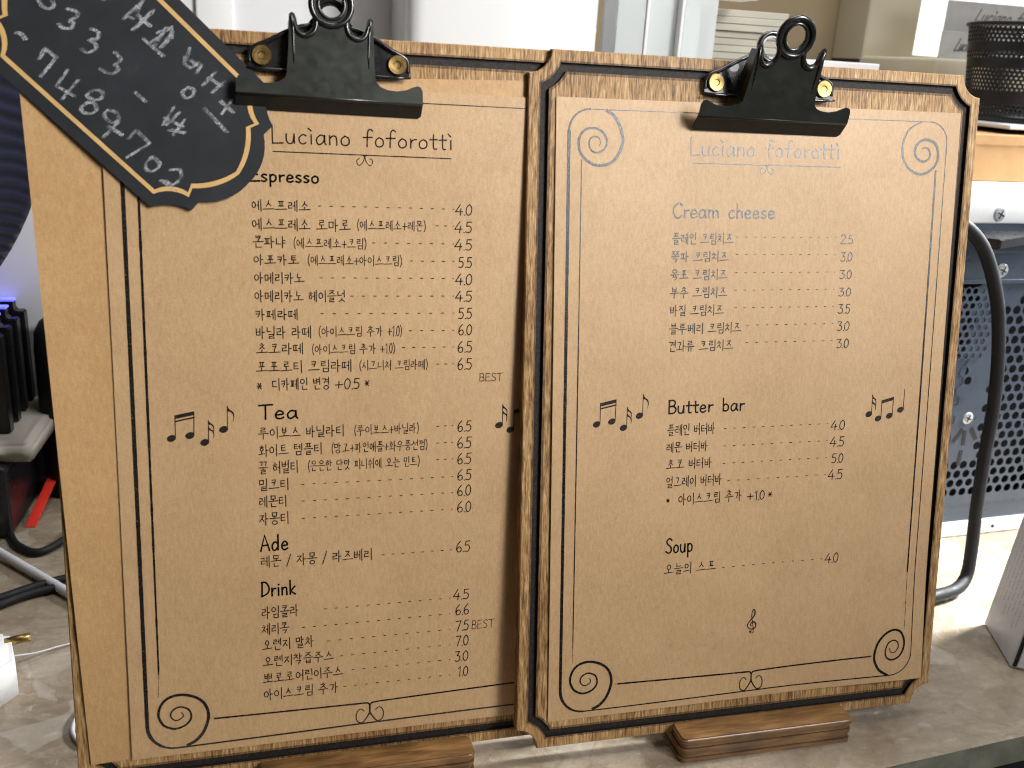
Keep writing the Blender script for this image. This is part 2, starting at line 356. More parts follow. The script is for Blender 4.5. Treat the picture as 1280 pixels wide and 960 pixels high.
CONS = {'ㄱ': '.08,.88 .85,.9 .78,.45 .5,.05', 'ㄴ': '.12,.95 .13,.12 .92,.16', 'ㄷ': '.1,.9 .86,.92; .12,.9 .12,.12 .95,.14',
 'ㄹ': '.08,.92 .84,.94 .82,.56 .12,.5 .12,.08 .96,.12', 'ㅁ': '.1,.88 .14,.08 .84,.1 .88,.9 .08,.88', 'ㅂ': '.12,.98 .16,.08 .84,.08 .86,.98; .16,.5 .84,.52',
 'ㅅ': '.52,.98 .42,.5 .04,.06; .46,.6 .96,.08', 'ㅇ': '~.5,.95 .12,.7 .14,.25 .5,.06 .86,.28 .86,.7 .5,.95', 'ㅈ': '.1,.9 .88,.92 .5,.5 .04,.06; .52,.5 .96,.08',
 'ㅊ': '.38,1.08 .62,1.02; .1,.8 .88,.82 .5,.45 .04,.02; .52,.45 .96,.04', 'ㅋ': '.08,.9 .85,.92 .76,.4 .5,.05; .12,.5 .8,.54', 'ㅌ': '.1,.94 .86,.96; .12,.94 .12,.08 .95,.1; .12,.52 .82,.54',
 'ㅍ': '.04,.9 .96,.92; .3,.9 .32,.12; .7,.9 .66,.12; .0,.1 1.,.12', 'ㅎ': '.36,1.08 .64,1.02; .06,.76 .94,.8; ~.5,.62 .2,.44 .24,.12 .5,.02 .78,.14 .8,.44 .5,.62'}
INI = list('ㄱ') + ['ㄲ'] + list('ㄴㄷ') + ['ㄸ'] + list('ㄹㅁㅂ') + ['ㅃ', 'ㅅ', 'ㅆ', 'ㅇ', 'ㅈ', 'ㅉ', 'ㅊ', 'ㅋ', 'ㅌ', 'ㅍ', 'ㅎ']
VOW = list('ㅏㅐㅑㅒㅓㅔㅕㅖㅗㅘㅙㅚㅛㅜㅝㅞㅟㅠㅡㅢㅣ')
FIN = [''] + ['ㄱ', 'ㄲ', 'ㄳ', 'ㄴ', 'ㄵ', 'ㄶ', 'ㄷ', 'ㄹ', 'ㄺ', 'ㄻ', 'ㄼ', 'ㄽ', 'ㄾ', 'ㄿ', 'ㅀ', 'ㅁ', 'ㅂ', 'ㅄ', 'ㅅ', 'ㅆ', 'ㅇ', 'ㅈ', 'ㅊ', 'ㅋ', 'ㅌ', 'ㅍ', 'ㅎ']
DBL = {'ㄲ': 'ㄱ', 'ㄸ': 'ㄷ', 'ㅃ': 'ㅂ', 'ㅆ': 'ㅅ', 'ㅉ': 'ㅈ'}
def cons(c, x0, x1, y0, y1):
    if c in DBL:
        m_ = (x0 + x1) / 2; g = (x1 - x0) * 0.04
        return cons(DBL[c], x0, m_ - g, y0, y1) + cons(DBL[c], m_ + g, x1, y0, y1)
    return [(sm, [(x0 + px * (x1-x0), y0 + py * (y1-y0)) for px, py in pts]) for sm, pts in P_(CONS[c])]
def syl(ch):
    k = ord(ch) - 0xAC00; i, v, f = k // 588, VOW[(k % 588) // 28], FIN[k % 28]
    i = INI[i]; st = []; adv = 1.0; L = lambda *p: st.append((False, list(p)))
    if v in 'ㅏㅐㅑㅓㅔㅕㅖㅣ':
        lo, hi = (0.0, 1.0) if not f else (0.42, 1.02)
        cy0, cy1 = (0.26, 0.82) if not f else (0.52, 0.92)
        my = (lo + hi) / 2
        cx1 = {'ㅔ': .42, 'ㅐ': .42, 'ㅖ': .42}.get(v, .52)
        st += cons(i, .03, cx1, cy0, cy1)
        if v == 'ㅣ': L((.76, hi), (.77, lo)); adv = .9
        if v in 'ㅏㅑ':
            L((.66, hi), (.67, lo))
            if v == 'ㅏ': L((.67, my), (.9, my + .02))
            else: L((.67, my + .12), (.9, my + .14)); L((.67, my - .1), (.9, my - .08))
        if v in 'ㅓㅕ':
            L((.78, hi), (.79, lo))
            if v == 'ㅓ': L((.56, my), (.79, my + .01))
            else: L((.54, my + .1), (.79, my + .11)); L((.54, my - .08), (.79, my - .07))
            adv = .92
        if v in 'ㅔㅖ':
            L((.64, hi - .12), (.65, lo + .12)); L((.84, hi), (.85, lo)); L((.47, my), (.65, my + .01)); adv = .98
            if v == 'ㅖ': L((.47, my + .14), (.65, my + .15))
        if v == 'ㅐ': L((.56, hi - .1), (.57, lo + .1)); L((.8, hi), (.81, lo)); L((.57, my), (.8, my)); adv = .94
        if f: st += cons(f, .2, .84, 0.0, .36)
    elif v in 'ㅗㅛㅜㅠㅡ':
        if not f:
            if v in 'ㅡㅗㅛ':
                st += cons(i, .28 if i not in DBL else .12, .74 if i not in DBL else .9, .42 if v == 'ㅡ' else .48, .92); L((.0, .18), (1.02, .22))
                if v == 'ㅗ': L((.5, .46), (.49, .2))
            else:
                st += cons(i, .2, .76, .56, .96); L((.0, .42), (1.0, .46))
                if v == 'ㅜ': L((.5, .44), (.48, -.02))
                else: L((.36, .43), (.34, .02)); L((.62, .44), (.64, .0))
            adv = 1.06
        else:
            st += cons(i, .2 if i not in DBL else .1, .78 if i not in DBL else .9, .66, 1.0); L((.02, .5), (.98, .53))
            if v == 'ㅗ': L((.5, .66), (.5, .52))
            if v == 'ㅜ': L((.5, .51), (.49, .38))
            if v == 'ㅠ': L((.38, .51), (.37, .38)); L((.6, .51), (.61, .38))
            st += cons(f, .22, .8, 0.0, .35)
    else:
        if v == 'ㅘ': st += cons(i, .08, .54, .48, .88); L((.3, .44), (.3, .22)); L((.0, .18), (.62, .24)); L((.74, 1.), (.75, .0)); L((.75, .5), (.97, .52))
        if v == 'ㅟ': st += cons(i, .1, .56, .58, .92); L((.02, .44), (.64, .48)); L((.34, .46), (.32, .08)); L((.8, 1.), (.81, .0))
        if v == 'ㅢ': st += cons(i, .1, .54, .46, .86); L((.0, .2), (.64, .26)); L((.8, 1.), (.81, .0))
    return adv, st
def layout(text):
    x = 0.0; out = []
    for ch in text:
        if 0xAC00 <= ord(ch) <= 0xD7A3: adv, st = syl(ch); adv += 0.06
        else:
            adv, st = LAT[ch]; adv = adv + (0.0 if ch in '. ' else 0.05)
        out += [(sm, [(x + px, py) for px, py in pts]) for sm, pts in st]
        x += adv
    return x - 0.05, out
class Ink:
    """collects flat ribbons in sheet coordinates (mm), dropped on the sheet surface by z()"""
    def __init__(s, z, off=0.07): s.v = []; s.f = []; s.z = z; s.off = off
    def V(s, x, y): s.v.append((x, y, s.z(x, y) + s.off)); return len(s.v) - 1
    def ribbon(s, pts, w, taper=0.0, step=None):
        P = [Vector((p[0], p[1])) for p in pts]
        if step:
            Q = [P[0]]
            for a, b in zip(P, P[1:]):
                n = max(1, int((b - a).length / step))
                Q += [a.lerp(b, (k+1)/n) for k in range(n)]
            P = Q
        N = len(P); prev = None
        if N < 2: return
        d0 = (P[1] - P[0]).normalized(); w0 = w if not isinstance(w, list) else .4; P[0] = P[0] - d0 * w0 * 0.3; d1 = (P[-1] - P[-2]).normalized(); P[-1] = P[-1] + d1 * w0 * 0.3
        for i in range(N):
            a = P[i] - P[max(i-1, 0)]; b = P[min(i+1, N-1)] - P[i]
            if a.length < 1e-6: a = b
            if b.length < 1e-6: b = a
            a = a.normalized(); b = b.normalized(); t = a + b
            if t.length < 1e-3: t = Vector((-a.y, a.x))
            t.normalize(); n = Vector((-t.y, t.x)); c = max(0.5, abs(n.dot(Vector((-a.y, a.x)))))
            ww = (w[i * (len(w)-1) // max(1, N-1)] if isinstance(w, list) else w) / 2 / c
            if taper: ww *= 1 - taper * (0.5 + 0.5 * noise.noise(Vector((P[i].x * 0.9, P[i].y * 0.9, 3.1))))
            p, q = P[i] + n * ww, P[i] - n * ww
            cur = (s.V(p.x, p.y), s.V(q.x, q.y))
            if prev: s.f.append((prev[0], prev[1], cur[1], cur[0]))
            prev = cur
    def poly(s, pts): s.f.append(tuple(s.V(*p) for p in pts))
    def ell(s, cx, cy, rx, ry, rot=0.0, n=18):
        s.poly([(cx + rx*math.cos(a)*math.cos(rot) - ry*math.sin(a)*math.sin(rot), cy + rx*math.cos(a)*math.sin(rot) + ry*math.sin(a)*math.cos(rot)) for a in [2*math.pi*k/n for k in range(n)]])
    def text(s, text, x0, x1, y0, h, w):
        W, st = layout(text); sx = (x1 - x0) / max(W, 0.01)
        for sm, pts in st:
            q = [(x0 + px * sx + random.uniform(-.05, .05), y0 + py * h + random.uniform(-.05, .05)) for px, py in pts]
            if sm: q = catmull(q, 5)
            s.ribbon(q, w)
    def obj(s, name, mat, parent):
        return mesh_obj(name, s.v, s.f, mat, parent)
# ------------------------------------------------------------------ frames of the two boards
def mtx(cols, o):
    return Matrix(((cols[0][0], cols[1][0], cols[2][0], o[0]*S), (cols[0][1], cols[1][1], cols[2][1], o[1]*S), (cols[0][2], cols[1][2], cols[2][2], o[2]*S), (0, 0, 0, 1)))
MR = mtx(((1, 0, 0), (0, .1692, .9856), (0, -.9856, .1692)), (0, 0, 8.0))
ML = mtx(((.99987, .01582, 0), (-.0022, .1380, .9904), (.01567, -.9903, .1381)), (-199.98, 11.69, 5.79))
def T(x, y, z=0, a=0): return Matrix.Translation((x*S, y*S, z*S)) @ Matrix.Rotation(a, 4, 'Z')
SR = T(3.797, 14.919, 0, .0096) @ T(-105, 0)      # right sheet: origin at its lower left corner
SL = T(11.209, 13.679, 0, -.005) @ T(-105, 0)
W, H = 233.6, 331.2

# ------------------------------------------------------------------ the counter and the room behind
def quad_prism(name, poly, z0, z1, mat, parent=None, bevel=0):
    bm = bmesh.new(); prism(bm, poly, z0, z1)
    if bevel: bmesh.ops.bevel(bm, geom=[e for e in bm.edges if e.calc_face_angle(0) > .5], offset=bevel, segments=2, affect='EDGES')
    return bm_obj(name, bm, mat, parent)
ex, ey = math.cos(math.radians(5.4)), math.sin(math.radians(5.4))
def CP(s, t): return (63.9 + ex*s - ey*t, -35.0 + ey*s + ex*t)      # along / behind the front edge of the counter
cn = quad_prism("counter_top", [CP(-900, 0), CP(1000, 0), CP(1000, 980), CP(-900, 980)], -18, 0, M['stone'], None, 1.0)
tag(cn, kind='structure'); cn.data.materials.append(M['stone_edge'])
for p in cn.data.polygons:
    if p.normal.y < -.5: p.material_index = 1
fr = quad_prism("counter_front", [CP(-900, 9), CP(1000, 9), CP(1000, 30), CP(-900, 30)], -700, -18.2, M['dark']); tag(fr, kind='structure')
wl = box_obj("wall", -1500, 700, 620, 660, -700, 1200, M['wall']); tag(wl, kind='structure')

# window at the right end of the wall
win = empty("window", T(0, 0, 0), "bright window with a cream frame behind the pen cup and the cards", "window")
wx0, wx1, wz0, wz1 = 434, 1400, 356, 1100
box_obj("window_frame", wx0 - 60, wx0, 560, 619, wz0 - 40, wz1, M['frame'], win, 3, 3)
box_obj("sill", wx0 - 60, wx1, 440, 619, wz0 - 30, wz0 - 5, M['frame'], win, 3, 3)
box_obj("bottom_frame", wx0, wx1, 596, 619, wz0 - 5, wz0, M['frame'], win, .8)
box_obj("pane", wx0 + .5, wx1, 612, 616, wz0 + .5, wz1, M['sky'], win)

# ------------------------------------------------------------------ menu boards
def notch_ring(c, rad, K=9):
    """outline inset by c whose four corners are cut by arcs of radius rad about the board's own corners"""
    out = []
    a0 = math.asin(c / rad)
    for (cx, cy, st) in ((W/2, H, math.pi), (-W/2, H, 1.5*math.pi), (-W/2, 0, 0), (W/2, 0, .5*math.pi)):
        # sweep from one side to the other, counter-clockwise round the outline
        A = [st + a0 + (math.pi/2 - 2*a0) * k/(K-1) for k in range(K)]
        pts = [(cx + rad*math.cos(a), cy + rad*math.sin(a)) for a in A]
        out.append(pts[::-1])
    return [p for pts in out for p in pts]
def make_board(matrix, label):
    root = empty("menu_board", matrix, label, "menu board", "wooden menu boards")
    th = 6.2
    rings = [(notch_ring(0.0, 10.4), -.5), (notch_ring(0.45, 10.9), 0.0), (notch_ring(5.5, 15.7), 0.0), (notch_ring(5.6, 15.8), -1.7), (notch_ring(9.2, 19.3), -1.7), (notch_ring(9.4, 19.5), 0.0)]
    n = len(rings[0][0])
    v = []; f = []; fm = []
    base = []
    for pts, z in [(rings[0][0], -th)] + rings:
        base.append(len(v)); v += [(x, y, z) for x, y in pts]
    for r in range(len(base) - 1):
        for k in range(n):
            a, b = base[r] + k, base[r] + (k+1) % n; c, d_ = base[r+1] + (k+1) % n, base[r+1] + k
            f.append((a, b, c, d_)); fm.append(0)
    f.append(tuple(base[-1] + k for k in range(n))); fm.append(0); f.append(tuple(range(n))[::-1]); fm.append(0)
    # split: groove faces go to their own part
    gi = [i for i in range(len(f)) if (i // n) in (3, 4, 5) and i < 6*n]
    gs = set(gi)
    mesh_obj("board_panel", v, [f[i] for i in range(len(f)) if i not in gs], M['board'], root)
    used = sorted({q for i in gi for q in f[i]}); mp = {q: k for k, q in enumerate(used)}
    mesh_obj("groove", [v[q] for q in used], [tuple(mp[q] for q in f[i]) for i in gi], M['scorch'], root)
    # soft brown burn rim beside the groove, 0.03 mm proud
    for (c0, r0, c1, r1) in ((4.7, 14.9, 5.48, 15.68), (9.42, 19.52, 10.5, 20.6)):
        A, B = notch_ring(c0, r0), notch_ring(c1, r1)
        vv = [(x, y, .03) for x, y in A] + [(x, y, .03) for x, y in B]
        mesh_obj("burn_rim", vv, [(k, (k+1) % n, n + (k+1) % n, n + k) for k in range(n)], M['burn'], root)
    # ply lines round the edge
    for z in (-1.6, -3.1, -4.6):
        A = notch_ring(-0.04, 10.36) if False else notch_ring(0.0, 10.4)
        vv = []
        for x, y in A:
            cx = 0; s_ = 1.0006
            vv += [(x*s_, (y-H/2)*s_ + H/2, z - .28), (x*s_, (y-H/2)*s_ + H/2, z + .28)]
        mesh_obj("glue_line", vv, [(2*k, 2*((k+1) % n), 2*((k+1) % n)+1, 2*k+1) for k in range(n)], M['glue'], root)
    return root
def burn_mat():
    t = NT("burnt_rim"); n = t.noise(t.coord((1, .3, 1)), 700, 4, .7)
    t.set(Base_Color=t.ramp(n, [(.4, (.03, .016, .008)), (.6, (.20, .11, .05))]), Roughness=.6, Alpha=t.ramp(n, [(.36, g3(.62)), (.64, g3(.34))])); return t.m
M['burn'] = burn_mat()
make_board(MR, "wooden menu board on the right, standing in front, its grooved frame fully in view")
make_board(ML, "wooden menu board on the left, half hidden by loose kraft sheets")

# wooden stands
def make_stand(x0, x1, yb, depth, top, bt, rot, ox, oy, label, nl=5):
    root = empty("board_stand", T(ox, oy, 0, rot), label, "board stand", "wooden stands under the boards")
    lh = top / nl
    def rr(ax, bx, ay, by, r=3.2):
        pts = []
        for cx, cy, s_ in ((bx-r, by-r, 0), (ax+r, by-r, 1), (ax+r, ay+r, 2), (bx-r, ay+r, 3)):
            pts += [(cx + r*math.cos(math.pi/2*(s_+k/4)), cy + r*math.sin(math.pi/2*(s_+k/4))) for k in range(5)]
        return pts
    for k in range(nl):
        z0, z1 = k*lh, (k+1)*lh - .4
        ins = (.0, .7, .1, .8, .0)[k % 5]; topk = z1 > bt + .3
        if k == nl-1: z1 = top
        if not topk: segs = [(yb - depth + ins, yb + 34 - ins)]
        else: segs = [(yb - depth + ins, yb - .3), (yb + 9.0, yb + 34 - ins)]
        for a, b in segs:
            bm = bmesh.new(); prism(bm, rr(x0 + ins, x1 - ins, a, b), z0, z1)
            if k == nl-1: bmesh.ops.bevel(bm, geom=[e for e in bm.edges if all(v.co.z > z1 - .01 for v in e.verts) and e.calc_face_angle(0) > .5], offset=.9, segments=3, affect='EDGES')
            bm_obj("ply_layer", bm, M['stand'], root)
        if k < nl-1:
            bm = bmesh.new(); a, b = segs[0]; prism(bm, rr(x0 + .7, x1 - .7, yb - depth + .8, b - .5), z1, z1 + .4)
            bm_obj("glue_line", bm, M['glue'], root)
    return root
make_stand(-35.5, 61.5, 1.3, 15.4, 13.7, 8.0, 0, 0, 0, "varnished plywood stand holding up the right menu board")
make_stand(-39, 62.3, .8, 15.4, 10.9, 5.5, math.radians(.9), -199.98, 11.69, "varnished plywood stand under the left menu board, cut by the bottom of the photo")

# ------------------------------------------------------------------ kraft sheets
def sheet(matrix, zf, label, mat, w=210, h=297, t=.22, nu=42, nv=60):
    root = empty("paper_sheet", matrix, label, "paper sheet")
    v = []; f = []
    for L_ in (0, 1):
        for j in range(nv+1):
            for i in range(nu+1):
                u_, v_ = w*i/nu, h*j/nv; v.append((u_, v_, zf(u_, v_) - (t if L_ else 0)))
    n = nu+1; off = n*(nv+1)
    for j in range(nv):
        for i in range(nu):
            a = j*n+i; f.append((a, a+1, a+n+1, a+n)); f.append((off+a, off+a+n, off+a+n+1, off+a+1))
    def wall(a, b):
        k = len(v); v.extend([v[a], v[b], v[off+b], v[off+a]]); f.append((k, k+1, k+2, k+3))
    for i in range(nu): wall(i+1, i); wall(nv*n+i, nv*n+i+1)
    for j in range(nv): wall(j*n, j*n+n); wall(j*n+nu+n, j*n+nu)
    o = mesh_obj("paper", v, f, mat, root, True)
    return root
def sm(x): x = max(0., min(1., x)); return x*x*(3-2*x)
def zR(u, v): return .75 + .4*math.sin(u*.031 + v*.012) + 2.6*sm((u-120)/90)*sm((70-v)/80)
def zL(u, v): return 1.25 + .35*math.sin(u*.028 - v*.016 + 1) + .35*sm((16-u)/20)
def zB(u, v): return .35 + 2.0*sm((30-u)/45)*sm((v+60)/160)
sheetB = sheet(ML @ T(11.209, 13.679, 0, -.005) @ T(-105, 0) @ T(-17.4, -.6, 0, math.radians(2.25)), zB, "blank yellowish kraft sheet sticking out at the left edge of the left board", M['kraft_old'])
sheetL = sheet(ML @ SL, zL, "kraft menu sheet printed with coffee, tea, ade and drink prices on the left board", M['kraft'])
sheetR = sheet(MR @ SR, zR, "kraft menu sheet printed with cream cheese, butter bar and soup prices on the right board", M['kraft'])

# ------------------------------------------------------------------ printing on the sheets
ROWS = """L|에스프레소|k|57.2|81.7|245.0|4.8
L|-13|d|84.7|143.7|247.7|0.0
L|4.0|p|144.5|152.2|245.1|4.7
L|에스프레소 로마로|k|57.2|98.6|237.0|5.2
L|(에스프레소+레몬)|k|101.2|131.4|237.7|4.6
L|-3|d|135.7|143.8|240.3|0.0
L|4.5|p|144.3|152.3|237.4|4.9
L|콘파냐|k|57.5|71.2|229.7|5.0
L|(에스프레소+크림)|k|74.2|105.4|229.6|4.6
L|-8|d|107.8|143.9|232.4|0.0
L|4.5|p|144.4|152.5|229.7|4.8
L|아포카토|k|57.5|76.7|222.4|4.5
L|(에스프레소+아이스크림)|k|80.1|121.0|222.4|4.6
L|-5|d|124.4|144.0|224.7|0.0
L|5.5|p|146.1|152.6|221.9|4.7
L|아메리카노|k|57.6|78.8|214.5|4.8
L|-13|d|85.0|144.1|217.1|0.0
L|4.0|p|145.0|152.8|214.2|4.9
L|아메리카노 헤이즐넛|k|57.6|96.2|206.6|5.1
L|-10|d|98.2|144.2|209.2|0.0
L|4.5|p|145.1|152.9|206.7|4.8
L|카페라떼|k|57.7|76.0|198.8|4.9
L|-12|d|85.3|144.4|201.5|0.0
L|5.5|p|146.5|153.1|198.9|4.9
L|바닐라 라떼|k|57.7|81.6|190.8|5.4
L|(아이스크림 추가 +1.0)|k|84.4|121.2|191.3|4.6
L|-5|d|124.2|144.5|193.7|0.0
L|6.0|p|146.6|153.2|191.4|4.9
L|초코라떼|k|57.9|78.1|183.8|5.1
L|(아이스크림 추가 +1.0)|k|81.4|118.1|183.6|4.5
L|-6|d|121.1|144.6|186.1|0.0
L|6.5|p|146.4|153.4|183.4|5.2
L|포포로티 크림라떼|k|57.7|99.0|175.7|5.4
L|(시그니처 크림라떼)|k|102.1|133.0|176.0|4.6
L|-3|d|136.9|144.7|178.3|0.0
L|6.5|p|146.5|153.5|175.5|5.2
L|*|p|57.7|60.1|168.7|2.7
L|디카페인 변경|k|64.2|89.1|167.9|5.4
L|+0.5|p|91.1|102.3|167.8|4.8
L|*|p|104.3|106.6|169.0|2.6
L|BEST|t|157.0|168.3|169.8|3.7
L|Tea|h|58.2|75.2|155.2|6.5
L|루이보스 바닐라티|k|58.0|95.4|146.4|5.3
L|(루이보스+바닐라)|k|99.7|129.2|146.4|4.8
L|-3|d|137.2|144.8|149.3|0.0
L|6.5|p|147.0|153.9|146.3|5.1
L|화이트 템플티|k|58.0|85.6|138.4|5.4
L|(망고+파인애플+화우풍선껌)|k|89.6|133.3|138.5|4.8
L|-3|d|137.3|144.9|141.3|0.0
L|6.5|p|147.1|154.1|138.3|5.4
L|꿀 허벌티|k|57.8|75.0|130.4|5.8
L|(은은한 단맛 피니쉬에 오는 민트)|k|79.1|129.7|130.7|4.9
L|-3|d|137.4|145.1|133.4|0.0
L|6.5|p|147.2|154.2|130.7|5.2
L|밀크티|k|57.7|70.9|122.7|5.5
L|-15|d|76.1|145.2|124.9|0.0
L|6.5|p|147.4|154.4|122.8|5.2
L|레몬티|k|57.6|69.8|115.0|5.4
L|-15|d|76.2|145.3|117.1|0.0
L|6.0|p|147.5|154.3|115.2|5.3
L|자몽티|k|57.5|70.7|106.8|5.8
L|-15|d|76.2|145.2|109.0|0.0
L|6.0|p|147.6|154.5|107.2|5.2
L|Ade|h|57.8|70.2|94.6|7.4
L|레몬 / 자몽 / 라즈베리|k|57.7|108.0|86.9|5.6
L|-8|d|112.2|145.2|88.9|0.0
L|6.5|p|147.5|154.5|87.4|5.4
L|Drink|h|57.6|73.0|73.0|7.0
L|라임콜라|k|57.6|74.4|62.3|5.8
L|-13|d|85.6|145.0|64.6|0.0
L|4.5|p|146.6|154.5|63.4|5.1
L|체리콕|k|57.7|69.7|54.4|5.5
L|-15|d|75.6|145.1|56.5|0.0
L|6.6|p|147.7|154.6|55.5|5.3
L|오렌지 말차|k|57.8|81.1|46.5|5.7
L|-12|d|86.8|145.2|48.6|0.0
L|7.5|p|148.0|154.7|47.3|5.3
L|BEST|t|155.9|167.2|47.6|4.3
L|오렌지착즙주스|k|57.9|90.1|38.6|5.3
L|-11|d|92.7|145.3|40.5|0.0
L|7.0|p|148.1|154.6|39.5|5.3
L|뽀로로어린이주스|k|57.8|94.2|30.2|5.4
L|-10|d|98.2|145.4|32.8|0.0
L|3.0|p|147.8|154.7|31.4|5.3
L|아이스크림 추가|k|57.8|92.1|22.1|5.6
L|-11|d|94.4|145.6|24.8|0.0
L|1.0|p|149.5|154.7|23.5|5.1
L|Lucìano foforottì|t|65.6|143.2|273.1|7.3
L|Espresso|h|56.8|85.4|257.2|5.4
R|Cream cheese|g|57.2|110.1|244.5|6.9
R|플레인 크림치즈|g|57.6|89.0|232.2|5.5
R|-12|d|90.2|143.8|235.8|0.0
R|2.5|p|146.0|153.3|232.6|4.5
R|쪽파 크림치즈|g|57.2|87.0|224.0|5.0
R|-12|d|90.4|143.6|227.5|0.0
R|3.0|p|146.7|153.4|224.1|4.5
R|육포 크림치즈|k|57.3|86.8|215.5|5.1
R|-12|d|90.6|144.0|219.0|0.0
R|3.0|p|146.8|153.5|215.6|4.3
R|부추 크림치즈|k|57.4|87.0|207.1|5.2
R|-12|d|90.5|144.2|210.6|0.0
R|3.0|p|146.9|153.8|207.0|4.2
R|바질 크림치즈|k|57.5|85.6|198.6|5.2
R|-12|d|90.9|144.3|202.1|0.0
R|3.5|p|147.0|154.0|198.5|4.6
R|블루베리 크림치즈|k|57.6|95.2|189.9|5.2
R|-10|d|97.8|144.7|193.6|0.0
R|3.0|p|147.2|154.1|189.9|4.6
R|견과류 크림치즈|k|57.4|91.4|181.5|5.3
R|-10|d|97.8|144.8|185.1|0.0
R|3.0|p|147.5|154.4|181.2|4.6
R|Butter bar|h|58.1|99.0|151.5|6.6
R|플레인 버터바|k|58.2|83.7|140.5|5.7
R|-12|d|88.2|145.4|142.9|0.0
R|4.0|p|147.2|155.2|139.4|4.9
R|레몬 버터바|k|58.0|80.1|132.2|5.1
R|-12|d|88.3|145.6|134.1|0.0
R|4.5|p|147.3|155.5|130.8|5.0
R|초코 버터바|k|58.3|82.7|123.6|5.4
R|-12|d|88.4|145.7|125.3|0.0
R|5.0|p|148.7|155.5|122.2|4.9
R|얼그레이 버터바|k|58.4|88.4|114.6|5.7
R|-11|d|91.3|145.7|116.4|0.0
R|4.5|p|147.4|155.8|113.6|5.2
R|*|p|58.6|60.7|107.3|2.0
R|아이스크림 추가|k|65.1|99.8|105.6|5.7
R|+1.0|p|102.4|112.2|105.5|4.7
R|*|p|113.9|116.6|106.7|2.5
R|Soup|h|59.1|73.9|81.4|7.6
R|오늘의 스프|k|58.9|87.0|70.3|5.8
R|-11|d|90.4|146.6|71.6|0.0
R|4.0|p|148.6|156.5|69.0|5.2
R|Lucìano foforottì|g|64.8|143.3|273.1|8.1"""
def music(sh, zf, heads, dx=0, dy=0):
    for kind, pts in heads:
        ik = Ink(zf, .07)
        def note_head(x, y): ik.ell(x, y, 1.95, 1.48, .35)
        if kind == 'beam2' or kind == 'beam1':
            (x0, y0), (x1, y1), (a0, b0), (a1, b1) = pts
            note_head(x0+dx, y0+dy); note_head(x1+dx, y1+dy)
            for hx, hy, tx, ty in ((x0, y0, a0, b0), (x1, y1, a1, b1)):
                ik.poly([(hx+1.45+dx, hy+.3+dy), (hx+1.85+dx, hy+.3+dy), (tx+.25+dx, ty+dy), (tx-.15+dx, ty+dy)])
            ik.z, ik.off = zf, .10
            ik.poly([(a0-.15+dx, b0+dy), (a0-.15+dx, b0-1.7+dy), (a1+.25+dx, b1-1.7+dy), (a1+.25+dx, b1+dy)])
            if kind == 'beam2': ik.poly([(a0-.15+dx, b0-2.4+dy), (a0-.15+dx, b0-3.1+dy), (a1+.25+dx, b1-3.1+dy), (a1+.25+dx, b1-2.4+dy)])
        else:
            (x0, y0), (a0, b0) = pts
            note_head(x0+dx, y0+dy)
            ik.poly([(x0+1.4+dx, y0+.3+dy), (x0+1.8+dx, y0+.3+dy), (a0+.2+dx, b0+dy), (a0-.15+dx, b0+dy)])
            ik.off = .10
            for k in range({'flag1': 1, 'flag2': 2, 'stem': 0}[kind]):
                yy = b0 - 2.6*k; s_ = 1.0 if kind == 'flag1' else .82
                A = catmull([(a0, yy), (a0+.9*s_, yy-1.6*s_), (a0+2.6*s_, yy-3.1*s_), (a0+2.9*s_, yy-5.2*s_), (a0+2.4*s_, yy-7.2*s_)], 4)
                B = catmull([(a0, yy-2.6*s_), (a0+1.3*s_, yy-2.9*s_), (a0+2.2*s_, yy-3.9*s_), (a0+2.5*s_, yy-5.2*s_), (a0+2.25*s_, yy-7.2*s_)], 4)
                for i in range(len(A)-1): ik.poly([(A[i].x+dx, A[i].y+dy), (B[i].x+dx, B[i].y+dy), (B[i+1].x+dx, B[i+1].y+dy), (A[i+1].x+dx, A[i+1].y+dy)])
        ik.obj("printed_music_note", M['ink_note'], sh)
SP = dict(
 BL=[(22.6,4.1),(26.6,6),(30.2,10.2),(32.4,17),(31.2,23),(27.5,27),(21.5,29.2),(16,28.6),(12.4,25.6),(10.9,20.6),(12.6,15.8),(15.6,13.6),(18.6,13),(22.6,14.4),(24.9,17.6),(24.0,21.6),(20.3,23.4),(17.2,22.2),(16.1,19.8),(17,17.8),(18.9,17),(21.2,18.2),(21.4,19.8),(20.5,20.6)],
 TL=[(23.4,292),(26.6,290.2),(29.6,286.4),(31.9,279.7),(30.4,274),(26.5,269),(20.2,267.6),(14.8,269.6),(11.4,273.6),(10.7,278.1),(12,281.5),(14.6,283.6),(18.6,283.9),(22.2,282.2),(24.2,278.6),(23,275),(19.4,273.2),(16.6,274.4),(15.6,277.3),(16.4,279.6),(18.4,280.4),(20.4,279.6),(21.1,277.6),(20.2,276.2)],
 TR=[(187.4,291.8),(182.4,289.6),(179,285.6),(177.6,280),(178.6,274),(182.4,269.2),(188.6,266.9),(194,268.6),(197.6,272.4),(198.2,277.4),(196,282),(190.8,283.7),(186.6,282),(184.8,278.6),(186.2,274.6),(190.2,273),(193.2,274.8),(193.4,277.8),(191.4,279.8),(189,279.4)],
 BR=[(189.4,3.6),(184.6,6.6),(181.8,10.8),(180.9,15.5),(182.6,21.8),(186.6,26.6),(191.8,28.8),(196.2,27.2),(198.4,22.4),(198,17.4),(195.6,13.6),(191.6,12.1),(188.4,13.6),(187.4,17.4),(189,21.6),(192.2,23),(194.6,21.6),(194.9,18.6),(192.6,16),(190.4,16.8),(190,18.8)])
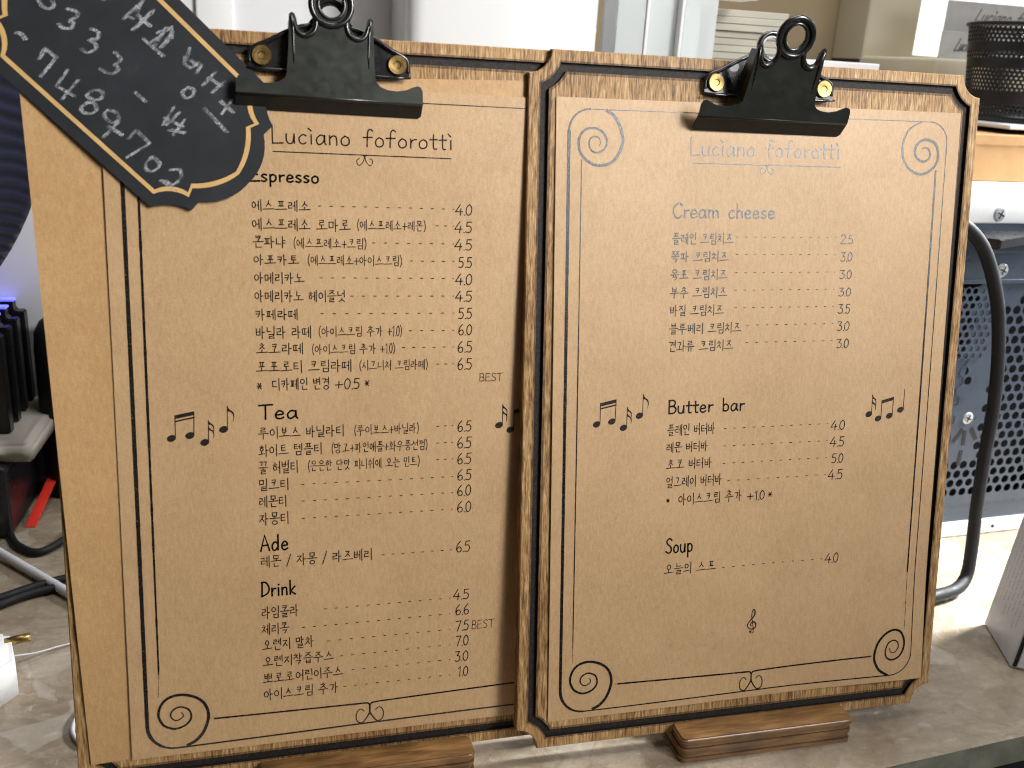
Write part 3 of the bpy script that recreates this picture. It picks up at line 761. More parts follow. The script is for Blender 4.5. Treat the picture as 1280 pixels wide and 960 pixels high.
def print_frame(sh, zf, left):
    L_ = lambda x, y: (x, y + (.0125*(x-20) if (left and y < 60) else 0))
    ox0, ox1, oy0, oy1 = (6.9 if left else 6.0), 202.9, 3.5, 292.2
    ik = Ink(zf)
    lw, rw = (1.95, .9) if left else (1.75, .65)
    def arc(cx, cy, r, a0, a1): return [(cx + r*math.cos(math.radians(a0+(a1-a0)*k/8)), cy + r*math.sin(math.radians(a0+(a1-a0)*k/8))) for k in range(9)]
    def ln(a, b, n=60): return [(a[0]+(b[0]-a[0])*k/n, a[1]+(b[1]-a[1])*k/n) for k in range(n+1)]
    def st(ik, pts, w, taper=.25): ik.ribbon([L_(*p) for p in pts], w, taper)
    st(ik, ln((ox0+.1, oy1-10), (ox0, oy0+12), 90), lw)
    st(ik, arc(ox0+12, oy0+12, 12, 180, 270), [lw*.95, lw*.8, 1.1, .95])
    st(ik, ln((ox0+12, oy0), (ox1-12, oy0), 90), .95 if left else .75)
    st(ik, arc(ox1-12, oy0+12, 12, 270, 360), .6)
    st(ik, ln((ox1, oy0+12), (ox1, oy1-10), 90), rw, .5)
    st(ik, arc(ox1-10, oy1-10, 10, 0, 90), .6); st(ik, arc(ox0+10, oy1-10, 10, 90, 180), 1.0)
    st(ik, ln((ox0+10, oy1), (ox1-10, oy1), 80), .55, .5)
    for k, pts in SP.items():
        q = catmull([(x + (.9 if left and x < 100 else 0), y) for x, y in pts], 5); n = len(q)
        st(ik, q, [1.55 - 1.15*((i/n)**1.4) if k != 'TR' else .65 + .8*math.sin(math.pi*i/n) for i in range(n)], .12)
    ik.obj("printed_frame", M['ink_line'], sh)
    ik = Ink(zf)
    st(ik, ln((12.2+(.7 if left else 0), 270), (12.0 + (.7 if left else 0), 40), 90), [1.45, 1.45, 1.4, 1.1, .7] if left else [.6, .75, .7, .6], .5)
    st(ik, ln((197.6, 269), (198.3, 60), 90), [1.3, 1.3, 1.1, .7], .5)
    cx = 106.8 if left else 109.5
    st(ik, ln((36, 16.0 - (.3 if left else 0)), (cx-3, 14.0), 50), 1.05, .4)
    st(ik, ln((cx+3, 14.1), (179, 15.2), 50), 1.0, .4)
    for s_ in (-1, 1):
        st(ik, catmull([(cx+s_*3.2, 14.0), (cx+s_*1.0, 13.8), (cx+s_*.1, 12.6), (cx, 10), (cx-s_*.4, 8.2), (cx-s_*2.6, 4.9), (cx-s_*4.1, 3.9), (cx-s_*6.0, 5.1), (cx-s_*6.5, 7.8), (cx-s_*5.8, 10.2), (cx-s_*4.2, 11.1), (cx-s_*2.7, 9.8)], 5), [.85, .8, .7, .6, .5, .4], .1)
    ik.obj("printed_inner_line", M['ink_line'], sh)
    for a, b, n, w_ in (((12.0 + (.7 if left else 0), 40), (12.1, 29.5), 14, .6), ((198.3, 60), (198.3, 29), 30, .5), ((34, 16.1), (36, 16.0), 4, .5)):
        ik = Ink(zf); st(ik, ln(a, b, n), w_, .8); ik.obj("printed_worn_line", M['ink_fade'], sh)
    ik = Ink(zf)
    x0, x1 = 66.4, (142.2 if left else 143.4); mx = 104.6; y = 269.7
    st(ik, ln((x0, y), (x1, y-.3), 50), .6, .5)
    for s_ in (-1, 1):
        st(ik, catmull([(mx-s_*1.2, 269.5), (mx, 268.9), (mx+s_*.4, 267.4), (mx+s_*1.2, 266), (mx+s_*2.3, 265.2), (mx+s_*3.2, 266), (mx+s_*3.3, 267.4), (mx+s_*2.3, 268.1)], 4), .42)
    ik.obj("printed_title_rule", M['ink'], sh)
def print_rows(side, sh, zf):
    for l in ROWS.strip().split('\n'):
        b, t, k, x0, x1, y, h = l.split('|')
        if b != side: continue
        x0, x1, y, h = float(x0), float(x1), float(y), float(h)
        ik = Ink(zf)
        if k == 'd':
            n = int(t[1:]); stp = (x1 - x0 - .4) / max(1, n-1)
            for i in range(n):
                cx = x0 + .3 + stp*i; ln_ = 1.15 if i < n-1 else .45
                ik.ribbon([(cx - .2, y + random.uniform(-.06, .06)), (cx + ln_ - .2, y + random.uniform(-.06, .06))], .34)
            ik.obj("printed_dashes", M['ink'], sh); continue
        w = {'k': .43, 'p': .46, 'h': .82, 't': .46, 'g': .46}[k]
        if t == 'BEST': w = .32
        if t.startswith('Luc'): w = .60
        if t == 'Cream cheese': w = .74
        if t[0] == '(': w = .35
        ik.text(t, x0, x1, y, h, w)
        ik.obj("printed_heading" if k == 'h' or 'ream c' in t or t.startswith('Luc') else ("printed_price" if k == 'p' else "printed_line"), M['ink'], sh)
print_frame(sheetL, zL, True); print_frame(sheetR, zR, False)
print_rows('L', sheetL, zL); print_rows('R', sheetR, zR)
NL = [('beam2', [(21.9, 148.1), (29.5, 149.1), (23.6, 158.2), (31.4, 159.8)]), ('flag2', [(35.5, 145.8), (37.2, 155.8)]), ('flag1', [(43.5, 151.3), (45.2, 161.8)])]
NR = [('flag2', [(168.5, 146.8), (170.0, 156.9)]), ('beam1', [(174.1, 144.4), (180.6, 145.5), (175.6, 153.7), (182.3, 155.4)]), ('stem', [(186.9, 148.4), (188.5, 159.0)])]
for sh, zf, d_ in ((sheetL, zL, (-1.4, 1.9)), (sheetR, zR, (0, 0))):
    music(sh, zf, NL); music(sh, zf, NR, *d_)
ik = Ink(zR)
clef = [(264,338),(268,350),(280,354),(291,346),(293,325),(288,290),(281,250),(275,215),(277,175),(289,152),(300,165),(300,195),(283,225),(256,252),(242,282),(252,308),(280,320),(305,310),(313,285),(300,262),(280,260),(268,278),(274,296)]
ik.ribbon(catmull([(109.0 + (x-286)*.0667, 47.7 - (y-150)*.0625) for x, y in clef], 5), [.4,.4,.45,.5,.6,.8,.6,.5,.7,.8,.6,.45], 0)
ik.ell(107.8, 35.8, .65, .6); ik.obj("printed_clef", M['ink_note'], sheetR)

# ------------------------------------------------------------------ bulldog clips
def make_clip(matrix, x, y, rot, al, label, lift=0.0):
    root = empty("bulldog_clip", matrix @ T(x, y, 0, rot), label, "clip", "black bulldog clips")
    F = T(0, 0, 8.4 + lift) @ Matrix.Rotation(al, 4, 'X')
    half = [(0, 46.4)]
    half = [(9.3*math.cos(math.radians(a)), 37.2 + 9.3*math.sin(math.radians(a))) for a in (90, 75, 60, 45, 30, 15, 0, -12, -24, -34)]
    half += [(7.3, 30.2), (7.6, 28.2), (8.8, 26.4), (10.8, 25.5), (12.6, 26.2), (13.6, 28.2), (14.1, 30.6), (14.8, 32.6), (15.9, 33.3), (17.0, 32.4), (17.1, 30.6), (16.9, 28),
             (17.2, 22), (17.6, 15), (18.0, 10), (18.4, 7.8), (20, 6.2), (23, 5.0), (27, 4.7), (31, 5.4), (34, 6.8), (35.8, 7.4), (37.2, 6.9), (38.0, 5.2), (38.2, 0)]
    outline = half + [(-a, b) for a, b in half[::-1] if a > .01 or True][:-1]
    outline = [p for i, p in enumerate(outline) if i == 0 or (abs(p[0]-outline[i-1][0]) + abs(p[1]-outline[i-1][1])) > .01]
    hole = [(4.7*math.cos(2*math.pi*k/28), 37.2 + 5.0*math.sin(2*math.pi*k/28)) for k in range(28)]
    bm = bmesh.new(); prism(bm, outline, -.8, 0, holes=[hole])
    sc = Matrix.Scale(1, 4)
    Fm = Matrix.Translation((0, 0, 8.4 + lift)) @ Matrix.Rotation(al, 4, 'X')
    for v in bm.verts: v.co = Fm @ v.co
    bm_obj("front_plate", bm, M['clip'], root)
    # bent lip below the fold
    c0 = 8.4 + lift
    bm = bmesh.new()
    A = [(-38.2, 0, c0), (38.2, 0, c0), (38.4, -4.6, 2.7 + lift*.3), (37.2, -5.5, 1.6 + lift*.3), (-37.2, -5.5, 1.6 + lift*.3), (-38.4, -4.6, 2.7 + lift*.3)]
    fv = [bm.verts.new(p) for p in A]; bv = [bm.verts.new((p[0], p[1] + .35, p[2] - .75)) for p in A]
    bm.faces.new(fv); bm.faces.new(bv[::-1])
    for i in range(6): bm.faces.new((fv[i], fv[(i+1) % 6], bv[(i+1) % 6], bv[i]))
    bm_obj("gripping_lip", bm, M['lip'], root)
    bm = bmesh.new(); tube(bm, [(-38.1, .1, c0 - .75), (38.1, .1, c0 - .75)], .82, 12)
    bm_obj("fold", bm, M['clip'], root, True)
    # rolled beads: ring and shoulders
    def onF(pts, dz=0): return [Fm @ Vector((p[0], p[1], dz)) for p in pts]
    bm = bmesh.new()
    tube(bm, onF([(8.2*math.cos(2*math.pi*k/40), 37.2 + 8.3*math.sin(2*math.pi*k/40)) for k in range(40)], .15), 1.25, 10, True)
    tube(bm, onF([(5.3*math.cos(2*math.pi*k/40), 37.2 + 5.6*math.sin(2*math.pi*k/40)) for k in range(40)], .0), .75, 8, True)
    for s_ in (-1, 1):
        q = catmull([(s_*6.3, 31.6), (s_*6.2, 28.6), (s_*7.6, 25.6), (s_*10.8, 24.2), (s_*13.6, 25.6), (s_*14.9, 28.8), (s_*15.9, 31.8)], 6)
        tube(bm, onF([(p.x, p.y) for p in q], .05), [.5 + .55*math.sin(math.pi*min(1, .12 + i/len(q))) for i in range(len(q))], 10)
        tube(bm, onF([(s_*16.0, 31.6), (s_*15.4, 26), (s_*15.2, 18), (s_*15.3, 13)], .0), [.8, .6, .45, .2], 8)
    bm_obj("rolled_bead", bm, M['bead'], root, True)
    # side flanges folded back from the body
    for s_ in (-1, 1):
        bm = bmesh.new()
        P1 = [(s_*17.9, 8, -.2), (s_*17.0, 31, -.2), (s_*17.2, 30, -5.5), (s_*17.8, 17, -9.0 if al > 0 else -4.5), (s_*18.2, 8, -3.5)]
        a = [bm.verts.new(Fm @ Vector(p)) for p in P1]; b = [bm.verts.new(Fm @ Vector((p[0] - s_*.8, p[1], p[2]))) for p in P1]
        bm.faces.new(a); bm.faces.new(b[::-1])
        for i in range(5): bm.faces.new((a[i], a[(i+1) % 5], b[(i+1) % 5], b[i]))
        bm_obj("side_flange", bm, M['clip'], root)
    # mounting bracket with wings, flat on the board
    h2 = [(7.6*math.cos(math.radians(a)), 33.4 + 7.6*math.sin(math.radians(a))) for a in (90, 70, 50, 30, 10, -10)]
    h2 += [(9.5, 29.6), (14, 28.6), (19, 26.2), (25, 22.6), (30, 20.2), (32.2, 18.6), (33.0, 16), (33.0, 11.5), (28, 10.6), (15, 10.2)]
    out2 = h2 + [(-a, b) for a, b in h2[::-1]][:-1]
    hole2 = [(4.4*math.cos(2*math.pi*k/20), 33.2 + 4.4*math.sin(2*math.pi*k/20)) for k in range(20)]
    bm = bmesh.new(); prism(bm, out2, 1.2, 2.2, holes=[hole2])
    bm_obj("bracket_plate", bm, M['bracket'], root)
    bm = bmesh.new()
    tube(bm, [(6.4*math.cos(2*math.pi*k/36), 33.2 + 6.4*math.sin(2*math.pi*k/36), 2.1) for k in range(36)], 1.2, 10, True)
    for s_ in (-1, 1):
        tube(bm, catmull([(s_*8, 29.2, 2.0), (s_*13, 28.0, 2.6), (s_*19, 25.2, 3.0), (s_*25, 21.8, 2.8), (s_*30, 19.6, 2.3), (s_*32.4, 17.4, 1.9), (s_*32.6, 13, 1.6)], 5), 1.0, 10)
        # curled bottom flange
        tube(bm, [(s_*14, 10.4, 2.4), (s_*20, 10.4, 3.0), (s_*27, 10.6, 2.8), (s_*33.5, 10.9, 3.6)], [.9, 1.0, .8, .45], 10)
    bm_obj("bracket_bead", bm, M['bracket'], root, True)
    for s_ in (-1, 1):
        bm = bmesh.new(); lathe(bm, [(4.1, 0.6), (4.1, 3.2), (3.7, 3.75), (1.6, 3.6), (1.3, 3.2), (.4, 3.15)], 28, (s_*27.8, 15.9, 0)); bm_obj("rivet", bm, M['brass'], root)
    # spring on its pin behind the body
    bm = bmesh.new()
    zc = (8.4 + lift) * .5 + 1.6
    tube(bm, [(-15 + 30*k/180, 17 + 1.5*math.cos(k*.62), 4.1 + 1.5*math.sin(k*.62)) for k in range(181)], .55, 6)
    bm_obj("spring", bm, M['bracket'], root, True)
    return root
make_clip(MR, -.81, 304.42, -.0039, .4036, "black bulldog clip clamped at the top of the right menu board")
make_clip(ML, -2.2, 305.23, -.0156, -.06, "black bulldog clip holding the blackboard plaque on the left menu board", .0)

# ------------------------------------------------------------------ blackboard plaque
def arc3(a, b, c, n=8):
    """points on the circle through three points"""
    ax, ay = a; bx, by = b; cx, cy = c
    dd = 2*(ax*(by-cy)+bx*(cy-ay)+cx*(ay-by))
    ux = ((ax*ax+ay*ay)*(by-cy)+(bx*bx+by*by)*(cy-ay)+(cx*cx+cy*cy)*(ay-by))/dd
    uy = ((ax*ax+ay*ay)*(cx-bx)+(bx*bx+by*by)*(ax-cx)+(cx*cx+cy*cy)*(bx-ax))/dd
    r = math.hypot(ax-ux, ay-uy); a0 = math.atan2(ay-uy, ax-ux); a1 = math.atan2(cy-uy, cx-ux); am = math.atan2(by-uy, bx-ux)
    while a1 < a0: a1 += 2*math.pi
    while am < a0: am += 2*math.pi
    if am > a1: a1 -= 2*math.pi
    return [(ux + r*math.cos(a0+(a1-a0)*k/n), uy + r*math.sin(a0+(a1-a0)*k/n)) for k in range(n+1)]
def plaque(cor, tip, notch, ap, mida, flat=0):
    """outline in plaque axes (x towards the lower right end, y across); x=0 at the tips"""
    q = arc3((cor[0], cor[1]), mida, (tip[0], tip[1]), 6)
    r = arc3(notch, (notch[0]*.5+ap*.72, notch[1]*.62), (ap, 0), 8)
    h = q + r
    end = h + [(x, -y) for x, y in h[::-1][1:]]
    L0 = cor[0]
    cen = -51.5
    other = [(2*cen - x, -y) for x, y in end]
    return end + other
P0 = plaque((-12.3, 34.4), (0, 24.2), (-.2, 19.0), 8.7, (-6.9, 27.8))
P1 = plaque((-14.9, 29.6), (-4.3, 20.9), (-5.7, 17.2), 3.6, (-9.8, 23.2))
P2 = plaque((-15.7, 27.9), (-5.8, 19.6), (-7.2, 16.1), 2.0, (-10.9, 21.6))
plq = empty("blackboard_plaque", ML @ mtx(((.724, -.689, 0), (.689, .724, 0), (0, 0, 1)), (-42.6, 276.25, 1.9)), "black chalkboard plaque with a gold line, hung askew under the left clip", "chalkboard plaque")
bm = bmesh.new(); prism(bm, P0, 0, 1.1); bm_obj("panel", bm, M['slate'], plq)
n = len(P1)
mesh_obj("gold_border", [(x, y, 1.16) for x, y in P1] + [(x, y, 1.16) for x, y in P2], [(k, (k+1) % n, n + (k+1) % n, n + k) for k in range(n)], M['gold'], plq)
ik = Ink(lambda x, y: 1.1, .08)
CH = """-92.2,-3.8 -89.8,-4.5 -87.8,-3.6 -87.1,-1.6 -88.6,-0.5
-83.2,1.3 -80.5,2.9 -79.0,1.8 -80.0,-1.2 -78.2,-1.3 -77.9,-3.7 -80.0,-5.3 -81.8,-5.2
-72.7,2.0 -69.9,2.9 -68.7,0.8 -70.3,-1.6 -67.5,-1.3 -66.6,-3.1 -67.8,-5.8 -70.2,-6.2
-61.0,1.5 -57.9,1.4 -57.6,-1.0 -57.9,-2.0 -56.0,-2.1 -56.1,-4.9 -58.3,-6.5 -60.6,-7.0
-89.9,-18.7 -88.5,-17.7 -86.1,-18.2
-78.0,-20.0 -79.2,-15.9 -74.2,-15.3 -73.5,-24.7
-68.6,-16.1 -67.3,-23.5 -60.3,-21.7
-63.3,-16.0 -62.8,-25.6
-57.5,-17.3 -56.8,-14.6 -54.3,-13.3 -53.0,-15.5 -54.6,-17.8 -57.2,-18.4 -57.5,-17.3
-55.6,-20.2 -55.7,-23.6 -52.8,-23.5 -51.2,-20.4 -53.4,-18.6 -55.6,-20.2
-48.6,-17.1 -47.7,-19.6 -44.6,-19.7 -43.2,-17.0 -45.8,-15.5 -48.3,-16.7
-42.6,-17.7 -42.7,-26.1
-44.3,-21.5 -38.5,-20.4
-35.9,-19.8 -36.1,-15.2 -29.0,-15.6 -31.4,-25.7
-25.1,-19.3 -24.5,-22.9 -22.2,-24.1 -20.5,-21.7 -21.1,-18.8 -24.0,-18.5 -25.1,-19.3
-16.5,-17.6 -14.1,-15.2 -11.8,-17.1 -11.9,-21.4 -14.9,-22.4
-16.4,-23.5 -9.5,-22.6
-45.8,-4.4 -41.0,-4.2
-30.2,-6.3 -32.0,1.6
-29.2,-5.3 -29.1,1.8
-24.9,-6.5 -25.8,1.0
-31.8,-3.8 -24.2,-1.6
-27.2,-6.1 -22.5,-2.7
-33.2,11.6 -33.6,8.9 -31.6,7.6 -29.9,10.0 -31.1,12.4 -33.2,11.6
-23.3,9.9 -11.1,9.3
-20.9,16.6 -14.5,16.8
-18.2,20.2 -17.3,13.3
-30.0,24.0 -29.9,16.3
-25.2,23.4 -25.5,16.7
-30.4,20.1 -24.5,21.4
-42.1,19.6 -40.2,17.4 -37.3,17.7 -36.9,21.6
-43.0,23.5 -40.8,18.8
-39.5,20.2 -35.0,20.9
-35.7,21.7 -34.6,18.2
-67.0,13.5 -66.6,22.8
-67.3,15.2 -64.5,16.2
-66.9,23.9 -65.4,19.4
-62.1,12.7 -61.6,24.1
-64.5,18.3 -58.3,18.9
-61.8,14.4 -61.3,23.1
-57.1,13.2 -47.6,13.7
-54.3,14.2 -52.9,24.0
-52.4,13.5 -54.1,22.6
-50.4,15.5 -51.3,22.9
-55.1,18.8 -52.9,24.0 -50.1,21.5 -50.4,16.9
-76.5,13.4 -76.2,15.1 -76.8,16.5"""
for l in CH.strip().split('\n'):
    p = [tuple(float(c) for c in q.split(',')) for q in l.split()]
    q = catmull(p, 4) if len(p) > 4 else p
    for k, (w_, o) in enumerate(((1.3, 0), (1.1, .4), (1.0, -.45))):
        ik.off = .05 + .03*k
        ik.ribbon([(a[0] + random.uniform(-.15, .15) + o*.5, a[1] + random.uniform(-.15, .15) + o) for a in q], w_, .5, .8)
ik.obj("chalk_writing", M['chalk'], plq)
# ------------------------------------------------------------------ computer case behind the right board
pa = math.radians(3.4)
PC = mtx(((math.cos(pa), math.sin(pa), 0), (-math.sin(pa), math.cos(pa), 0), (0, 0, 1)), (272.4, 188.7, 0))   # x along the panel, y into the case
pc = empty("computer_case", PC, "slate grey computer case with a perforated back panel, right of the boards", "computer case")
X0, X1, Dp, TZ = -150, 290, 330, 258
def hexgrid(bm, mask, pitch, r, conv, seg=12):
    """hexagon cells, each pierced by a round hole; mask(x, z) -> 'hole', 'solid' or None"""
    dz = pitch * math.sqrt(3) / 2; R = pitch / math.sqrt(3)
    x0, x1, z0, z1 = mask('box', 0)
    cache = {}
    def V(x, z, d=0):
        k = (round(x, 2), round(z, 2), d)
        if k not in cache: cache[k] = bm.verts.new(conv(x, z, d))
        return cache[k]
    j = 0; z = z0
    while z <= z1:
        x = x0 + (pitch/2 if j % 2 else 0)
        while x <= x1:
            m = mask(x, z)
            if m:
                hexv = [(x + R*math.cos(math.pi/6 + math.pi/3*k), z + R*math.sin(math.pi/6 + math.pi/3*k)) for k in range(6)]
                H6 = [V(*p) for p in hexv]
                if m == 'solid': bm.faces.new(H6)
                else:
                    C = [V(x + r*math.cos(math.pi/6 + math.pi/6*k), z + r*math.sin(math.pi/6 + math.pi/6*k)) for k in range(12)]
                    B = [bm.verts.new(conv(x + r*math.cos(math.pi/6 + math.pi/6*k), z + r*math.sin(math.pi/6 + math.pi/6*k), 1)) for k in range(12)]
                    for k in range(6):
                        a, b = H6[k], H6[(k+1) % 6]
                        bm.faces.new((a, b, C[(2*k+2) % 12], C[(2*k+1) % 12])); bm.faces.new((a, C[(2*k+1) % 12], C[2*k]))
                    for k in range(12): bm.faces.new((C[k], C[(k+1) % 12], B[(k+1) % 12], B[k]))
            x += pitch
        z += dz; j += 1
def flat(x, z, d): return (x, -.0 if d == 0 else 1.0, z)
# big fan grille and lower part
def mbig(x, z):
    if x == 'box': return (-14, 96, 30, 205)
    if (x-52)**2 + (z-112)**2 < 80**2: pass
    elif z > 60 or x > 40: return 'solid'
    if x < 8 and 62 < z < 190: return 'solid' if not (z > 122 and x + (z-122)*.6 < -2) else 'hole'
    if z < 36: return 'solid'
    return 'hole'
bm = bmesh.new(); hexgrid(bm, mbig, 8.6, 3.25, flat)
tag(bm_obj("fan_grille", bm, M['case'], pc), kind='stuff')
def msm(x, z):
    if x == 'box': return (-60, -2, 146, 197)
    return 'hole'
bm = bmesh.new(); hexgrid(bm, msm, 6.1, 2.1, lambda x, z, d: (x, -.6 if d == 0 else .3, z))
tag(bm_obj("vent_grille", bm, M['case'], pc), kind='stuff')
# plain sheet around the grilles
bm = bmesh.new()
for a in ((X0, X1, .4, 1.6, 12, 33), (X0, X1, -.9, 1.2, 199, 241), (X0, -13, .4, 1.4, 33, 146), (X0, -58, .4, 1.4, 146, 199), (94, X1, .4, 1.4, 33, 199)):
    bbox(bm, a[0], a[1], a[2], a[3], a[4], a[5])
bm_obj("back_panel", bm, M['case'], pc)
for x in (X0, X1 - 2): box_obj("side_wall", x, x + 2, 2, Dp, 12.4, 240.8, M['case'], pc)
box_obj("pressed_rib", -14, 60, -2.0, -.95, 221, 226, M['case'], pc, .6)
box_obj("pressed_step", X0, X1, -1.8, -.95, 199, 202, M['case'], pc, .5)
box_obj("case_inside", X0 + 2, X1 - 2, 26, 30, 4, 236, M['dark'], pc)
box_obj("copper_heatsink", -46, -14, 8, 24, 152, 186, M['copper'], pc, 1)
box_obj("base_rail", X0, X1, -1.6, Dp, 0.2, 12.2, M['white'], pc, 1.0)
box_obj("top_cover", X0, X1, -2.6, Dp, 241, TZ, M['white'], pc, 1.6, 3)
box_obj("lid_step", X0 + 2, X1, 14, Dp - 6, TZ + .2, TZ + 3.2, M['white'], pc, 1.4, 3)
def screw(x, z, r, y=-3.0):
    bm = bmesh.new(); lathe(bm, [(r, 0), (r*1.02, 1.0), (r*.8, 2.0), (r*.3, 2.3)], 24, (0, 0, 0), 'y')
    o = bm_obj("screw", bm, M['steel'], pc, False, T(x, y + 1, z))
    for a in (.4, 1.97):
        b2 = bmesh.new(); bbox(b2, -r*.55, r*.55, -2.62, -2.25, -.42, .42, None)
        bm_obj("screw_slot", b2, M['dark'], o, False, Matrix.Rotation(a, 4, 'Y'))
screw(-15.8, 247.6, 5.4, -2.6); screw(-1.5, 208.2, 5.0, -1.0); screw(-2.2, 97.5, 5.0, .4); screw(78, 207, 5, -1.0)
for (x, z) in ((-38, 208), (22, 214)):
    bm = bmesh.new(); lathe(bm, [(3.3, 0), (3.3, .6)], 20, (0, 0, 0), 'y'); bm_obj("slotted_hole", bm, M['white_matt'], pc, False, T(x, -1, z))
# keyhole slots under the lower screw
for x, z, a in ((-8, 84, .6), (-2, 82, -.1), (6, 85, -.6), (-2, 66, .0)):
    bm = bmesh.new(); bbox(bm, -1.6, 1.6, -.25, .2, -6, 6); bm_obj("slot", bm, M['dark'], pc, False, T(x, 0, z) @ Matrix.Rotation(a, 4, 'Y'))
bm = bmesh.new(); lathe(bm, [(1.3, 0), (1.3, .5)], 16, (0, 0, 0), 'y'); bm_obj("rivet_hole", bm, M['dark'], pc, False, T(43, -1.8, 6))
# black bracket sticking out over the cable
bm = bmesh.new(); prism(bm, [(-41, -34.5), (46, -.2), (-28, -.2), (-46, -28)], 229.5, 236); bmesh.ops.bevel(bm, geom=bm.edges[:], offset=.5, segments=2, affect='EDGES'); bm_obj("bracket_blade", bm, M['blade'], pc)

# power cable
cab = catmull([(150, 128, 258), (176, 126, 252), (196, 123, 236), (212, 121, 205), (221, 120, 172), (227, 120, 135), (229, 120, 100), (231, 119, 62), (233, 117, 30), (231, 114, 12), (220, 108, 6.4), (204, 104, 5.4), (180, 100, 5.4), (120, 95, 5.4)], 8)
tag(tube_obj("power_cable", cab, 4.2, M['black_matt'], None, 16), "thick black power cable hanging behind the right edge of the boards", "power cable")

# ------------------------------------------------------------------ white retail carton at the right edge
cart = empty("carton", T(216.3, 74.7, .6, math.radians(-112)) @ Matrix.Rotation(math.radians(0), 4, 'X'), "white printed carton standing at the right edge of the counter", "carton")
cl = math.hypot(18.7, 45.5)
lean = Matrix.Rotation(math.radians(-5.5), 4, 'X')
def lb(name, x0, x1, y0, y1, z0, z1, mat, b): 
    o = box_obj(name, x0, x1, y0, y1, z0, z1, mat, cart, b, 2); o.matrix_basis = lean; return o
lb("carton_side", 0, cl, 0, 95, 0, 190, M['carton'], .8)
lb("carton_flap", cl + .1, cl + 1.4, 3, 93, 1.5, 112, M['carton'], .4)
lb("flap_gap", cl + .02, cl + .12, 0.8, 3, 1, 150, M['dark'], 0)
ikc = Ink(lambda x, y: 0, 0)
random.seed(3)
for r in range(8):
    x = 4 + r*4.9; z = 18 + 4*(r % 3)
    while z < 170:
        L_ = random.uniform(3, 9)
        zz = z
        while zz < z + L_:
            ikc.ribbon([(x + random.uniform(-.3, .3), zz), (x + random.uniform(-.5, .9), zz + .7)], .42 if r > 1 else .3); zz += 1.25
        z += L_ + 2.2
vv = [(a, -.12, b) for a, b, c in ikc.v]
o = mesh_obj("printed_small_text", vv, ikc.f, M['grey'], cart); o.matrix_basis = lean

# ------------------------------------------------------------------ on top of the computer case: cardboard box, cup, cards
bx = empty("cardboard_box", PC @ T(-64, 66, 0), "brown cardboard box lying on the computer case under the pen cup", "cardboard box")
box_obj("box_body", 0, 330, 0, 150, TZ + 3.3, TZ + 36, M['box_kraft'], bx, 1.2, 2)
box_obj("box_lid", -1, 331, -1, 151, TZ + 30, TZ + 38, M['box_kraft'], bx, 1.0, 2)
tr = tag(box_obj("steel_tray", 316, 480, 262, 380, TZ + 41.6, TZ + 45, M['white'], None, 1.0), "thin pale tray under the black mesh pen cup", "tray")
cup = empty("pen_cup", T(379, 320, TZ + 45.2), "black perforated metal pen cup on the tray above the cardboard box", "pen cup")
CR, CH_ = 47.0, 73.0
def cconv(x, z, d):
    a = x / CR; rr = CR + z*.13 - (.7 if d else 0); return (rr*math.cos(a), rr*math.sin(a), z)
def cmask(x, z):
    if x == 'box': return (0, 2*math.pi*CR - .5, 3, CH_ - 3)
    k = (z / CH_)
    return 'solid' if k < .03 or .17 < k < .31 or .57 < k < .66 or .72 < k < .8 or k > .97 else 'hole'
pit = 2*math.pi*CR / 84
bm = bmesh.new(); hexgrid(bm, cmask, pit, pit*.32, cconv, 12); tag(bm_obj("mesh_wall", bm, M['mesh'], cup, True), kind='stuff')
bm = bmesh.new(); lathe(bm, [(CR - 2, 0), (CR + .6, .6), (CR + .9, 5)], 48); bm_obj("cup_base", bm, M['mesh'], cup, True)
bm = bmesh.new(); tube(bm, [((CR+10)*math.cos(2*math.pi*k/48), (CR+10)*math.sin(2*math.pi*k/48), CH_) for k in range(48)], 1.6, 8, True); bm_obj("rolled_rim", bm, M['mesh'], cup, True)
bm = bmesh.new(); lathe(bm, [(4, 3), (4, 84), (1, 90)], 12); bm_obj("pen", bm, M['box_kraft'], None, True, T(392, 326, TZ + 45.2))
tag(D.objects["pen"], "ochre pencil standing inside the mesh pen cup", "pencil")

# name cards in front of the window, with scribbled lettering
def card(x, y, z, w, h, rot, label, tw):
    c = empty("name_card", T(x, y, z, rot), label, "card", "white cards before the window")
    box_obj("card_body", 0, w, 0, 1.5, 0, h, M['card'], c, .6)
    q = Ink(lambda a, b: 0, 0); q.text("Luciano fofor" if False else "Lucìano fo", w*.30, w*tw, h - 17, 11, 1.4)
    mesh_obj("lettering", [(a + (b - h*.5)*.5, -.15, b) for a, b, _ in q.v], q.f, M['grey'], c)
card(414, 492, 351.2, 92, 54, .03, "upper white card with dark script lettering, just above the pen cup rim", .95)
card(397, 470, 351.2, 60, 25, .03, "lower white card with script lettering, half hidden behind the pen cup", .9)

